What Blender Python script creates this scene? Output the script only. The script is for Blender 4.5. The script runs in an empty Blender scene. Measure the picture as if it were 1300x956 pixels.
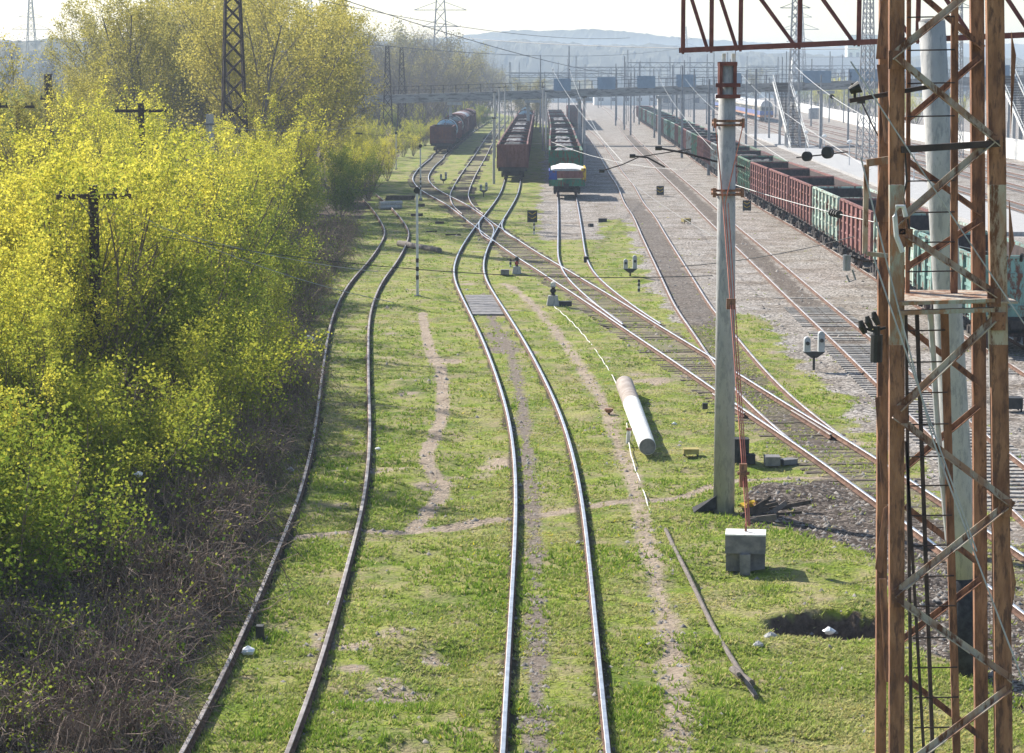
import bpy, math, random
import numpy as np
from mathutils import Vector, Matrix
random.seed(7); np.random.seed(7)
S = bpy.context.scene
COL = S.collection
PI = math.pi
# ---------------------------------------------------------------- camera
F = 2900.0; CH = 10.28; TH = math.atan(333/2900)
cam = bpy.data.cameras.new('camera'); camo = bpy.data.objects.new('camera', cam); COL.objects.link(camo)
camo.location = (0, 0, CH); camo.rotation_euler = (PI/2-TH, 0, 0)
cam.sensor_width = 36; cam.lens = 36*F/1300; cam.shift_y = -45/1300
cam.clip_start = 1; cam.clip_end = 30000
S.camera = camo
def ray(x, y):
    u, v = (x-650)/F, (433-y)/F
    return Vector((u, math.cos(TH)+v*math.sin(TH), -math.sin(TH)+v*math.cos(TH)))
def G(x, y, z=0.0):
    d = ray(x, y); t = (z-CH)/d.z
    return Vector((d.x*t, d.y*t, z))
def Q(x, y, Y):
    d = ray(x, y); t = Y/d.y
    return Vector((d.x*t, Y, CH+d.z*t))
# ---------------------------------------------------------------- materials
def nodes(name):
    m = bpy.data.materials.new(name); m.use_nodes = True
    nt = m.node_tree; b = nt.nodes['Principled BSDF']
    return m, nt, b
def N(nt, t, **k):
    n = nt.nodes.new(t)
    for a, v in k.items():
        if a in n.inputs: n.inputs[a].default_value = v
        else: setattr(n, a, v)
    return n
def ramp(nt, fac, stops):
    r = nt.nodes.new('ShaderNodeValToRGB'); e = r.color_ramp.elements
    while len(e) > 1: e.remove(e[-1])
    e[0].position = stops[0][0]; e[0].color = (*stops[0][1], 1)
    for p, c in stops[1:]:
        k = e.new(p); k.color = (*c, 1)
    nt.links.new(fac, r.inputs['Fac']); return r.outputs['Color']
def mixc(nt, fac, a, b):
    m = nt.nodes.new('ShaderNodeMix'); m.data_type = 'RGBA'
    for s, v in ((0, fac), (6, a), (7, b)):
        if hasattr(v, 'is_output'): nt.links.new(v, m.inputs[s])
        elif s == 0: m.inputs[0].default_value = v
        else: m.inputs[s].default_value = (*v, 1)
    return m.outputs[2]
def noise(nt, scale, detail=4, rough=.6, vec=None):
    n = N(nt, 'ShaderNodeTexNoise'); n.inputs['Scale'].default_value = scale
    n.inputs['Detail'].default_value = detail; n.inputs['Roughness'].default_value = rough
    if vec: nt.links.new(vec, n.inputs['Vector'])
    return n.outputs['Fac']
def coords(nt, out='Object', sc=None):
    t = N(nt, 'ShaderNodeTexCoord').outputs[out]
    if sc:
        mp = N(nt, 'ShaderNodeMapping'); mp.inputs['Scale'].default_value = sc
        nt.links.new(t, mp.inputs['Vector']); t = mp.outputs['Vector']
    return t
def mat(name, c1, c2, scale=3, rough=.8, metal=0, bump=0, stops=(.4, .62), sc=None, c3=None, s3=9, var=0):
    m, nt, b = nodes(name)
    v = coords(nt, 'Object', sc)
    col = ramp(nt, noise(nt, scale, 6, .65, v), [(stops[0], c1), (stops[1], c2)])
    if c3:
        f3 = ramp(nt, noise(nt, s3, 5, .7, v), [(.5, (0, 0, 0)), (.6, (1, 1, 1))])
        col = mixc(nt, f3, col, c3)
    if var:
        hs = N(nt, 'ShaderNodeHueSaturation'); oi = N(nt, 'ShaderNodeObjectInfo')
        mr = N(nt, 'ShaderNodeMapRange'); mr.inputs['To Min'].default_value = 1-var; mr.inputs['To Max'].default_value = 1+var
        nt.links.new(oi.outputs['Random'], mr.inputs['Value']); nt.links.new(mr.outputs['Result'], hs.inputs['Value'])
        nt.links.new(col, hs.inputs['Color']); col = hs.outputs['Color']
    nt.links.new(col, b.inputs['Base Color'])
    b.inputs['Roughness'].default_value = rough; b.inputs['Metallic'].default_value = metal
    b.inputs['Specular IOR Level'].default_value = .25 if rough > .6 else .5
    if bump:
        bp = N(nt, 'ShaderNodeBump'); bp.inputs['Strength'].default_value = bump; bp.inputs['Distance'].default_value = .03
        nt.links.new(noise(nt, scale*4, 5, .7, v), bp.inputs['Height']); nt.links.new(bp.outputs['Normal'], b.inputs['Normal'])
    return m
M = {}
M['rust'] = mat('rust', (.15, .068, .042), (.40, .21, .125), 6, .85, 0, .4, (.33, .68), (1, 1, .22), (.12, .062, .045), 9)
M['railtop_rust'] = mat('railtop_rust', (.19, .155, .14), (.40, .36, .34), 2.2, .5, .3, 0)
M['yellow_old'] = mat('yellow_old', (.30, .24, .08), (.42, .36, .14), 4, .9)
M['rust_pale'] = mat('rust_pale', (.34, .20, .13), (.42, .38, .32), 2.5, .8, 0, .3, (.42, .56), (1, 1, .3), (.14, .06, .03), 7)
M['teal_flake'] = mat('teal_flake', (.27, .16, .105), (.34, .36, .32), 5, .75, 0, .3, (.4, .6), (1, 1, .3), (.30, .16, .09), 7)
M['red_steel'] = mat('red_steel', (.13, .042, .038), (.21, .075, .062), 3, .7, 0, .2)
M['dark_steel'] = mat('dark_steel', (.035, .028, .03), (.08, .055, .05), 3, .7)
M['grey_steel'] = mat('grey_steel', (.16, .17, .19), (.26, .27, .29), 2, .6)
M['black'] = mat('black', (.012, .012, .013), (.03, .03, .03), 5, .6)
M['concrete'] = mat('concrete', (.35, .345, .345), (.47, .465, .46), 2.5, .9, 0, .3, (.35, .65), (1, 1, .3), (.30, .305, .31), 11)
M['concrete_dark'] = mat('concrete_dark', (.14, .14, .15), (.24, .23, .23), 4, .9, 0, .3)
M['tar'] = mat('tar', (.02, .02, .025), (.05, .05, .055), 5, .9)
M['white'] = mat('white', (.70, .70, .68), (.82, .82, .80), 3, .8, 0, .1, (.35, .65), None, (.55, .54, .5), 14)
M['pale_steel'] = mat('pale_steel', (.5, .52, .54), (.62, .63, .64), 4, .5)
M['railtop'] = mat('railtop', (.42, .43, .46), (.62, .63, .66), 3, .38, .8, 0)
M['concrete_brown'] = mat('concrete_brown', (.27, .225, .20), (.38, .335, .31), 3, .9, 0, .3)
M['bridge'] = mat('bridge', (.25, .245, .24), (.36, .355, .35), .8, .9, 0, .2, (.35, .65), (.3, 1, 1.5), (.14, .13, .12), 2)
M['railtop_dull'] = mat('railtop_dull', (.36, .31, .29), (.60, .57, .56), 3.3, .42, .6, 0)
M['railside'] = mat('railside', (.085, .045, .032), (.20, .115, .08), 4, .9, 0, .3)
M['wood_sleeper'] = mat('wood_sleeper', (.045, .035, .028), (.13, .105, .085), 5, .95, 0, .5, (.35, .65), None, None, 9, .3)
M['conc_sleeper'] = mat('conc_sleeper', (.26, .25, .24), (.42, .41, .39), 4, .95, 0, .3, (.35, .65), None, (.16, .13, .11), 8, .2)
M['log'] = mat('log', (.12, .10, .09), (.25, .22, .20), 6, .95, 0, .5, (.35, .65), (1, 1, 6))
M['coal'] = mat('coal', (.03, .03, .035), (.12, .12, .125), 9, .95, 0, .8)
M['grit'] = mat('grit', (.13, .13, .14), (.30, .30, .31), 7, .95, 0, .8)
def paint(n, c, d=.55, rusty=(.16, .06, .035)):
    M[n] = mat(n, tuple(x*d for x in c), c, 1.6, .75, 0, .15, (.33, .6), (.6, 1, .35), rusty, 4.5, .12)
paint('wagon_maroon', (.25, .11, .105)); paint('wagon_brown', (.12, .045, .05)); paint('wagon_green', (.13, .27, .19))
paint('wagon_teal', (.24, .42, .38)); paint('wagon_pale', (.45, .58, .50)); paint('wagon_grey', (.30, .36, .36))
paint('wagon_darkgreen', (.05, .20, .13)); paint('blue', (.03, .08, .38), .8); paint('yellow', (.65, .45, .03), .85)
paint('cream', (.6, .57, .45), .85); paint('coach_blue', (.10, .17, .42), .85); paint('skyblue', (.25, .42, .52), .8)
paint('panel_blue', (.24, .32, .42), .85, (.20, .27, .35)); paint('orange', (.5, .25, .12), .85)
M['interior'] = mat('interior', (.04, .03, .03), (.09, .065, .06), 3, .9)
M['chassis'] = mat('chassis', (.025, .022, .022), (.06, .05, .048), 4, .8)
M['wheel'] = mat('wheel', (.05, .035, .035), (.12, .07, .07), 6, .6, .3)
M['cable_pink'] = mat('cable_pink', (.42, .12, .08), (.58, .22, .15), 3, .7)
M['wire'] = mat('wire', (.30, .31, .32), (.42, .43, .44), 3, .6, 0)
M['wire_dark'] = mat('wire_dark', (.05, .05, .055), (.09, .09, .10), 3, .6, .2)
M['glass_white'] = mat('glass_white', (.7, .72, .72), (.8, .8, .8), 3, .3)
M['red_lens'] = mat('red_lens', (.6, .02, .03), (.7, .04, .05), 3, .3)
M['window'] = mat('window', (.03, .04, .06), (.06, .08, .10), 2, .1)
M['bag'] = mat('bag', (.7, .72, .74), (.82, .83, .84), 6, .6)
M['roof'] = mat('roof', (.35, .36, .38), (.5, .5, .52), 1, .7)
M['brick'] = mat('brick', (.45, .42, .38), (.55, .52, .48), 1, .9)
def leafmat(name, cols, trans=.46):
    m, nt, b = nodes(name); nt.nodes.remove(b)
    out = [n for n in nt.nodes if n.type == 'OUTPUT_MATERIAL'][0]
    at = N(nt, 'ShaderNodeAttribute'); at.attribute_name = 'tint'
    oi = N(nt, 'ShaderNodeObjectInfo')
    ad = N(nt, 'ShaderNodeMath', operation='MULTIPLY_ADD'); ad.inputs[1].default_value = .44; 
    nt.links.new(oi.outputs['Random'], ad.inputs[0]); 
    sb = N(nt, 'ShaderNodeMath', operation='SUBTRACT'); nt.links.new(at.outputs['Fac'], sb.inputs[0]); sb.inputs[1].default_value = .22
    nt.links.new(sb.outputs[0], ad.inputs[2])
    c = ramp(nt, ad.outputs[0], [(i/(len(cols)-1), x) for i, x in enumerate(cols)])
    d = N(nt, 'ShaderNodeBsdfDiffuse'); t = N(nt, 'ShaderNodeBsdfTranslucent'); mx = N(nt, 'ShaderNodeMixShader'); mx.inputs[0].default_value = trans
    nt.links.new(c, d.inputs['Color']); nt.links.new(c, t.inputs['Color'])
    nt.links.new(d.outputs[0], mx.inputs[1]); nt.links.new(t.outputs[0], mx.inputs[2]); nt.links.new(mx.outputs[0], out.inputs['Surface'])
    return m
M['leaf_lime'] = leafmat('leaf_lime', [(.12, .17, .035), (.31, .35, .05), (.57, .54, .07), (.76, .68, .10)])
M['leaf_green'] = leafmat('leaf_green', [(.05, .10, .018), (.14, .21, .03), (.27, .32, .045), (.46, .45, .06)])
M['leaf_gold'] = leafmat('leaf_gold', [(.17, .16, .055), (.29, .27, .075), (.42, .38, .09), (.53, .46, .11)])
M['leaf_far'] = leafmat('leaf_far', [(.12, .11, .08), (.19, .17, .11), (.27, .25, .12), (.36, .33, .12)])
M['blade'] = leafmat('blade', [(.06, .14, .014), (.17, .29, .03), (.33, .42, .08), (.52, .48, .24), (.85, .70, .03)], .35)
M['bark'] = mat('bark', (.10, .08, .06), (.24, .19, .15), 4, .95)
M['twig_dry'] = mat('twig_dry', (.10, .072, .058), (.33, .25, .20), 1.5, .95)
M['bark_grey'] = mat('bark_grey', (.13, .115, .11), (.25, .225, .21), 2, .95)
# ---------------------------------------------------------------- mesh builder
class MB:
    def __init__(s): s.v = []; s.f = []; s.mi = []; s.t = []
    def add(s, vs, fs, mi=0, tint=None):
        b = len(s.v); s.v.extend([tuple(p) for p in vs]); s.f.extend([tuple(b+i for i in f) for f in fs]); s.mi.extend([mi]*len(fs))
        if tint is not None: s.t.extend([tint]*len(vs))
        return s
    def box(s, c, d, mi=0, rz=0):
        x, y, z = d[0]/2, d[1]/2, d[2]/2; cs, sn = math.cos(rz), math.sin(rz)
        vs = []
        for k in (-1, 1):
            for a, b in ((-1, -1), (1, -1), (1, 1), (-1, 1)):
                px, py = a*x, b*y
                vs.append((c[0]+px*cs-py*sn, c[1]+px*sn+py*cs, c[2]+k*z))
        return s.add(vs, [(0, 3, 2, 1), (4, 5, 6, 7), (0, 1, 5, 4), (1, 2, 6, 5), (2, 3, 7, 6), (3, 0, 4, 7)], mi)
    def beam(s, a, b, w, h=None, mi=0, ref=(0, 1, 0)):
        h = h or w; a = Vector(a); b = Vector(b); d = (b-a).normalized(); r = Vector(ref)
        if abs(d.dot(r)) > .95: r = Vector((1, 0, 0))
        u = d.cross(r).normalized(); v = d.cross(u).normalized()
        vs = [p+u*i*w/2+v*j*h/2 for p in (a, b) for i, j in ((-1, -1), (1, -1), (1, 1), (-1, 1))]
        return s.add(vs, [(0, 1, 2, 3), (7, 6, 5, 4), (0, 4, 5, 1), (1, 5, 6, 2), (2, 6, 7, 3), (3, 7, 4, 0)], mi)
    def angle(s, a, b, w, t=.012, mi=0, su=1, sv=1):
        # L section member, flanges in x and y
        a = Vector(a); b = Vector(b); d = (b-a).normalized(); r = Vector((0, 1, 0))
        u = d.cross(r).normalized()*su; v = u.cross(d).normalized()*sv
        prof = [(0, 0), (w, 0), (w, t), (t, t), (t, w), (0, w)]
        vs = [p+u*i+v*j for p in (a, b) for i, j in prof]
        n = 6
        fs = [(i, (i+1) % n, (i+1) % n+n, i+n) for i in range(n)]
        fs += [(0, 1, 2, 3), (0, 3, 4, 5), (n+3, n+2, n+1, n), (n+5, n+4, n+3, n)]
        return s.add(vs, fs, mi)
    def tube(s, pts, rad, n=8, mi=0, cap=True, tint=None):
        pts = [Vector(p) for p in pts]
        if not isinstance(rad, (list, tuple)): rad = [rad]*len(pts)
        vs = []; up = Vector((0, 0, 1))
        for i, p in enumerate(pts):
            d = (pts[min(i+1, len(pts)-1)]-pts[max(i-1, 0)]).normalized()
            r = up if abs(d.z) < .9 else Vector((1, 0, 0))
            u = d.cross(r).normalized(); v = d.cross(u)
            for k in range(n):
                a = 2*PI*k/n; vs.append(p+(u*math.cos(a)+v*math.sin(a))*rad[i])
        fs = [(i*n+k, i*n+(k+1) % n, (i+1)*n+(k+1) % n, (i+1)*n+k) for i in range(len(pts)-1) for k in range(n)]
        if cap: fs += [tuple(range(n))[::-1], tuple((len(pts)-1)*n+k for k in range(n))]
        return s.add(vs, fs, mi, tint)
    def build(s, name, mats, parent=None, smooth=False):
        me = bpy.data.meshes.new(name); me.from_pydata(s.v, [], s.f)
        if not isinstance(mats, (list, tuple)): mats = [mats]
        for m in mats: me.materials.append(M[m] if isinstance(m, str) else m)
        if any(s.mi): me.polygons.foreach_set('material_index', s.mi)
        if len(s.t) == len(s.v) and s.t:
            a = me.attributes.new('tint', 'FLOAT', 'POINT'); a.data.foreach_set('value', s.t)
        if smooth: me.polygons.foreach_set('use_smooth', [True]*len(s.f))
        me.update()
        o = bpy.data.objects.new(name, me); COL.objects.link(o)
        if parent: o.parent = parent
        return o
def tag(o, label=None, cat=None, group=None, kind=None):
    if label: o['label'] = label
    if cat: o['category'] = cat
    if group: o['group'] = group
    if kind: o['kind'] = kind
    return o
def thing(name, label, cat, loc=(0, 0, 0), rz=0, group=None):
    o = bpy.data.objects.new(name, None); COL.objects.link(o); o.location = loc; o.rotation_euler = (0, 0, rz); o.empty_display_size = .3
    return tag(o, label, cat, group)
def copytree(o, loc, rz=0, sc=None, label=None, group=None):
    c = o.copy(); COL.objects.link(c); c.location = loc; c.rotation_euler = (0, 0, rz)
    if sc: c.scale = sc if isinstance(sc, (tuple, list)) else (sc, sc, sc)
    if label: c['label'] = label
    if group: c['group'] = group
    for ch in [x for x in bpy.data.objects if x.parent == o] if not hasattr(o, '_k') else []:
        pass
    for ch in KIDS(o):
        d = ch.copy(); COL.objects.link(d); d.parent = c
        for g in KIDS(ch):
            e = g.copy(); COL.objects.link(e); e.parent = d
    return c
_kc = {}
def KIDS(o):
    if o.name not in _kc: _kc[o.name] = list(o.children)
    return _kc[o.name]
# ---------------------------------------------------------------- splines / masks
def smooth_line(pts, step=1.0, it=3):
    p = [Vector(q) for q in pts]
    out = []
    for i in range(len(p)-1):
        a = p[max(i-1, 0)]; b = p[i]; c = p[i+1]; d = p[min(i+2, len(p)-1)]
        n = max(2, int((c-b).length/step))
        for k in range(n):
            t = k/n
            out.append(.5*((2*b)+(c-a)*t+(2*a-5*b+4*c-d)*t*t+(3*b-a-3*c+d)*t**3))
    out.append(p[-1])
    for _ in range(it*6):
        out = [out[0]]+[(out[i-1]+2*out[i]+out[i+1])/4 for i in range(1, len(out)-1)]+[out[-1]]
    # resample evenly
    res = [out[0].copy()]; acc = 0
    for i in range(1, len(out)):
        seg = (out[i]-out[i-1]).length
        while acc+seg >= step:
            t = (step-acc)/seg; q = out[i-1].lerp(out[i], t); res.append(q)
            out[i-1] = q; seg = (out[i]-q).length; acc = 0
        acc += seg
    res.append(out[-1].copy())
    return res
def dpoly(X, Y, pts):
    best = np.full(X.shape, 1e9)
    for a, b in zip(pts[:-1], pts[1:]):
        ax, ay, bx, by = a[0], a[1], b[0], b[1]
        L = (bx-ax)**2+(by-ay)**2+1e-9
        t = np.clip(((X-ax)*(bx-ax)+(Y-ay)*(by-ay))/L, 0, 1)
        best = np.minimum(best, np.hypot(X-ax-t*(bx-ax), Y-ay-t*(by-ay)))
    return best
def inside(X, Y, poly):
    c = np.zeros(X.shape, bool); n = len(poly)
    for i in range(n):
        x1, y1 = poly[i][0], poly[i][1]; x2, y2 = poly[(i+1) % n][0], poly[(i+1) % n][1]
        k = ((y1 > Y) != (y2 > Y)) & (X < (x2-x1)*(Y-y1)/((y2-y1) or 1e-9)+x1)
        c ^= k
    return c
def vnoise(X, Y, s, seed=0):
    rs = np.random.RandomState(seed); T = rs.rand(256, 256)
    x = X/s; y = Y/s; xi = np.floor(x).astype(int); yi = np.floor(y).astype(int); fx = x-xi; fy = y-yi
    fx = fx*fx*(3-2*fx); fy = fy*fy*(3-2*fy)
    g = lambda a, b: T[a % 256, b % 256]
    return (g(xi, yi)*(1-fx)+g(xi+1, yi)*fx)*(1-fy)+(g(xi, yi+1)*(1-fx)+g(xi+1, yi+1)*fx)*fy
RT = .18
def GL(pts, z=0.0): return [G(x, y, z) for x, y in pts]
tA = GL([(283, 985), (306, 940), (339, 866), (371.8, 780), (398, 700), (419, 640), (433.5, 560), (437, 500), (439.3, 460), (446, 400), (463, 360), (486, 331), (500, 308), (504, 294), (499, 283), (490, 270), (478, 257), (466, 246)], RT)
tB = GL([(706, 985), (705, 940), (703.2, 866), (701.5, 780), (700, 700), (697, 630), (689, 569), (677, 520.8), (661, 479), (642.5, 438), (624, 403.5), (607, 374), (597.5, 355), (595, 338), (600, 319), (610, 300), (620.5, 283.8), (627, 275), (641, 254.6), (648, 240)], RT)
tB += [Vector((.0+ (y-229)*.0125, y, RT)) for y in (250, 300, 400, 520, 700)]
tT1 = GL([(555.5, 200), (542, 212), (534, 224.5), (537, 233), (545, 240.5), (558, 248), (579, 259), (608, 280), (637, 301), (667, 321.6), (697.5, 340), (723, 356), (746, 370), (768, 384), (791, 399), (821, 418.5), (893, 464), (940, 495), (969, 514), (1012.5, 541.5), (1068, 576), (1140, 627), (1195, 662), (1243, 698), (1308, 745), (1370, 790)], RT)
tT1 = [Vector((-4.5, 620, RT)), Vector((-8.1, 450, RT)), Vector((-9.7, 318, RT))]+tT1
tT1b = [Vector((-1.5, 600, RT)), Vector((-3.4, 430, RT))]+GL([(608, 200), (594, 222), (585, 240), (583, 250), (589, 262), (600, 271)], RT)
tT3 = [Vector((13.8, 857, RT)), Vector((10.5, 600, RT)), Vector((7.3, 350, RT)), Vector((5.6, 250, RT))]+GL([(720.3, 255), (723.4, 291), (725.5, 320), (728, 331), (735, 346), (749, 361), (768, 377), (790, 394), (815, 411)], RT)
tT4 = [Vector((22, 800, RT)), Vector((15.5, 520, RT))]+GL([(754, 175), (775, 207), (783, 220), (794, 235), (805, 257), (817.5, 274), (831, 300), (858, 349), (881, 390), (904.5, 420), (923, 445), (942, 469), (972, 502), (1001.5, 527.7), (1040, 558)], RT)
tT5 = [Vector((34, 980, RT))]+GL([(772, 140), (799, 171.8), (824, 197), (851.5, 222), (879, 247), (916, 282), (944.5, 307), (979, 338), (1021, 376), (1071.5, 420.8), (1131, 474), (1183.5, 521.5), (1226.5, 560), (1285, 607), (1350, 665), (1420, 730)], RT)
t6l = GL([(803, 143), (835.4, 169), (863, 188.6), (880, 202), (930, 238), (962, 261), (1003.7, 285), (1045.5, 310.5), (1104, 348), (1215, 418.5), (1300, 472), (1400, 540), (1500, 610)], RT)
tT6 = [Vector((60, 1050, RT))]+[p+Vector((.8, .05, 0)) for p in t6l]
kx = lambda x0, s: [Vector((x0+s*(y-217), y, RT)) for y in (90, 150, 217, 333, 465, 700, 1000, 1400)]
TR = {  # name: (line, sleepers kind, top, label)
 'A': (tA, None, 'railtop_rust', 'curving overgrown siding nearest the thicket, rails sunk in grass'),
 'B': (tB, None, 'railtop', 'polished track down the middle of the grass leading to the dark red wagons'),
 'D': (tT1, 'wood_sleeper', 'railtop', 'diagonal ladder track crossing all the sidings from upper left to lower right'),
 'T1b': (tT1b, 'wood_sleeper', 'railtop_dull', 'empty siding just right of the train with the pale blue tank end'),
 'T3': (tT3, None, 'railtop', 'short stretch of track below the flat wagon with the white cover'),
 'T4': (tT4, None, 'railtop_dull', 'track with dark cinder bed passing right of the parked gravel train'),
 'T5': (tT5, 'conc_sleeper', 'railtop_dull', 'main track with concrete sleepers on grey ballast beside the long coal train'),
 'T6': (tT6, 'conc_sleeper', 'railtop_dull', 'track carrying the long train of red and green open wagons'),
 'K3': (kx(42.0, .042), 'conc_sleeper', 'railtop_dull', 'track along the near edge of the pale passenger platform'),
 'K2': (kx(47.6, .038), 'conc_sleeper', 'railtop_dull', 'track on which the blue and white passenger train stands'),
 'K1': (kx(52.2, .04), 'conc_sleeper', 'railtop_dull', 'track between the passenger train track and the outermost one'),
 'K0': (kx(56.8, .042), 'conc_sleeper', 'railtop_dull', 'outermost track running closest to the long white wall'),
}
LINES = {k: smooth_line(v[0], 1.0) for k, v in TR.items()}
def offset(line, d, z=0):
    out = []
    for i, p in enumerate(line):
        t = line[min(i+1, len(line)-1)]-line[max(i-1, 0)]; n = Vector((t.y, -t.x, 0)).normalized()
        out.append(Vector((p.x+n.x*d, p.y+n.y*d, p.z+z)))
    return out
RP = [(-.065, -.14), (.065, -.14), (.06, -.122), (.012, -.105), (.012, -.05), (.037, -.035), (.037, -.006), (.03, 0), (-.03, 0), (-.037, -.006), (-.037, -.035), (-.012, -.05), (-.012, -.105), (-.06, -.122)]
def rail(line, d, z, top, parent):
    mb = MB(); pts = offset(line, d, z); n = len(RP); vs = []; fs = []; mi = []
    for i, p in enumerate(pts):
        t = pts[min(i+1, len(pts)-1)]-pts[max(i-1, 0)]; nn = Vector((t.y, -t.x, 0)).normalized()
        vs += [(p.x+nn.x*a, p.y+nn.y*a, p.z+b) for a, b in RP]
    for i in range(len(pts)-1):
        for k in range(n):
            fs.append((i*n+k, (i+1)*n+k, (i+1)*n+(k+1) % n, i*n+(k+1) % n)); mi.append(1 if k in (6, 7, 8) else 0)
    mb.v = vs; mb.f = fs; mb.mi = mi
    mb.f.append(tuple(range(n))); mb.mi.append(0); mb.f.append(tuple((len(pts)-1)*n+k for k in range(n))[::-1]); mb.mi.append(0)
    return mb.build('rail', ['railside', top], parent)
zoff = {'A': 0, 'B': 0, 'D': .004, 'T1b': .0, 'T3': -.004, 'T4': -.008, 'T5': 0, 'T6': 0}
for k, (raw, sl, top, lab) in TR.items():
    L = LINES[k]
    t = thing('railway_track', lab, 'railway track', (0, 0, 0))
    for s in (-1, 1): rail(L, s*.797, zoff.get(k, 0), top, t)
    if k == 'D':
        for pp in ([(612, 275), (608, 283), (609.5, 294), (616, 301), (627, 306)], [(615, 277), (624, 285), (627, 292), (625, 300), (623, 308)], [(640, 278), (637, 285), (640, 293), (648, 299), (660, 305)]):
            o = rail(smooth_line(GL(pp, RT), .6, 1), 0, .009, top, t); o.name = 'slip_rail'
        # check rails by the frogs of the turnouts
        for pp in ([(744, 378), (770, 395), (790, 409)], [(905, 499), (925, 512), (945, 524)], [(1005, 520), (1030, 535), (1055, 551)]):
            o = rail(smooth_line(GL(pp, RT), .6, 1), .0, -.01, 'railtop_rust', t); o.name = 'check_rail'
    if sl:
        # sleepers
        sp = []; acc = 0; step = .56 if sl == 'conc_sleeper' else .62
        for i in range(len(L)-1):
            seg = (L[i+1]-L[i]).length
            while acc < seg:
                q = L[i].lerp(L[i+1], acc/seg); tt = (L[i+1]-L[i]); sp.append((q, math.atan2(tt.y, tt.x))); acc += step
            acc -= seg
        rnd5 = random.Random(5)
        def vis(q):
            u = abs(q.x)/max(q.y, 1)*F
            return u < 680 and 30 < q.y < 420 and not (k == 'T6' and q.y > 80) and not (k == 'T5' and q.y > 84+rnd5.random()*34)
        sp = [s for s in sp if vis(s[0])]
        sp.sort(key=lambda s: s[0].y)
        long = 2.65
        rnd = random.Random(hash(k) % 1000 if False else len(k)*13)
        def sleeper(mb, q, a):
            w = long+rnd.uniform(-.12, .12) if sl == 'wood_sleeper' else long
            zt = RT-.142-(.02 if sl == 'wood_sleeper' else 0)
            dz = rnd.uniform(-.03, .006) if sl == 'wood_sleeper' else rnd.uniform(-.012, .004)
            mb.box((q.x, q.y, zt-.06+dz), (.24, w, .12), 0, a+rnd.uniform(-.03, .03)*(sl == 'wood_sleeper'))
            if sl == 'conc_sleeper':
                pass
        for q, a in sp[:90]:
            mb = MB(); sleeper(mb, Vector((0, 0, q.z-RT)), a)
            o = mb.build('sleeper', sl, t); o.location = (q.x, q.y, 0)
            # vertices carry the plan rotation; the object sits on the track line
        if len(sp) > 90:
            mb = MB()
            for q, a in sp[90:]: sleeper(mb, q, a)
            tag(mb.build('sleepers', sl, t), kind='stuff')
# switch rails and crossing pieces at the diamond and the two turnouts (parts of the ladder track)
# ---------------------------------------------------------------- ground
def axis(dense0, dense1, step, lo, hi, g=1.06):
    a = list(np.arange(dense0, dense1+1e-6, step)); s = step; x = dense1
    while x < hi: s *= g; x += s; a.append(x)
    s = step; x = dense0; l = []
    while x > lo: s *= g; x -= s; l.append(x)
    return np.array(l[::-1]+a)
xs = axis(-14, 30, .2, -3500, 3500)
ys = [24.0]
while ys[-1] < 7000:
    y = ys[-1]; ys.append(y+(.2 if y < 60 else y*.0036 if y < 300 else y*.012 if y < 900 else y*.06))
ys = np.array([-400, -100, 0, 12]+ys)
X, Y = np.meshgrid(xs, ys)
wob = (vnoise(X, Y, 1.3, 1)-.5)*1.2+(vnoise(X, Y, .5, 2)-.5)*.6
gravel_poly = [(-60, 1500)]+[tuple(p)[:2] for p in GL([(700, 160), (690, 205), (686, 240), (683, 300), (700, 306), (763, 303), (766, 280), (790, 278), (803, 300), (815, 335), (845, 400), (890, 420), (925, 398), (960, 402), (1010, 440), (1030, 480), (1070, 515), (1105, 560), (1150, 590), (1200, 625), (1260, 660), (1330, 730), (1450, 850)])]+[(40, 20), (600, 20), (600, 1500)]
cinder_poly = [tuple(p)[:2] for p in GL([(950, 628), (985, 618), (1060, 606), (1115, 628), (1180, 665), (1250, 720), (1330, 800), (1400, 930), (1290, 905), (1240, 850), (1180, 840), (1160, 790), (1115, 712), (1050, 692), (990, 662), (955, 668)])]
def soft(inn, d, w): return np.where(inn, np.clip(.5+d/w, 0, 1), np.clip(.5-d/w, 0, 1))
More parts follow.
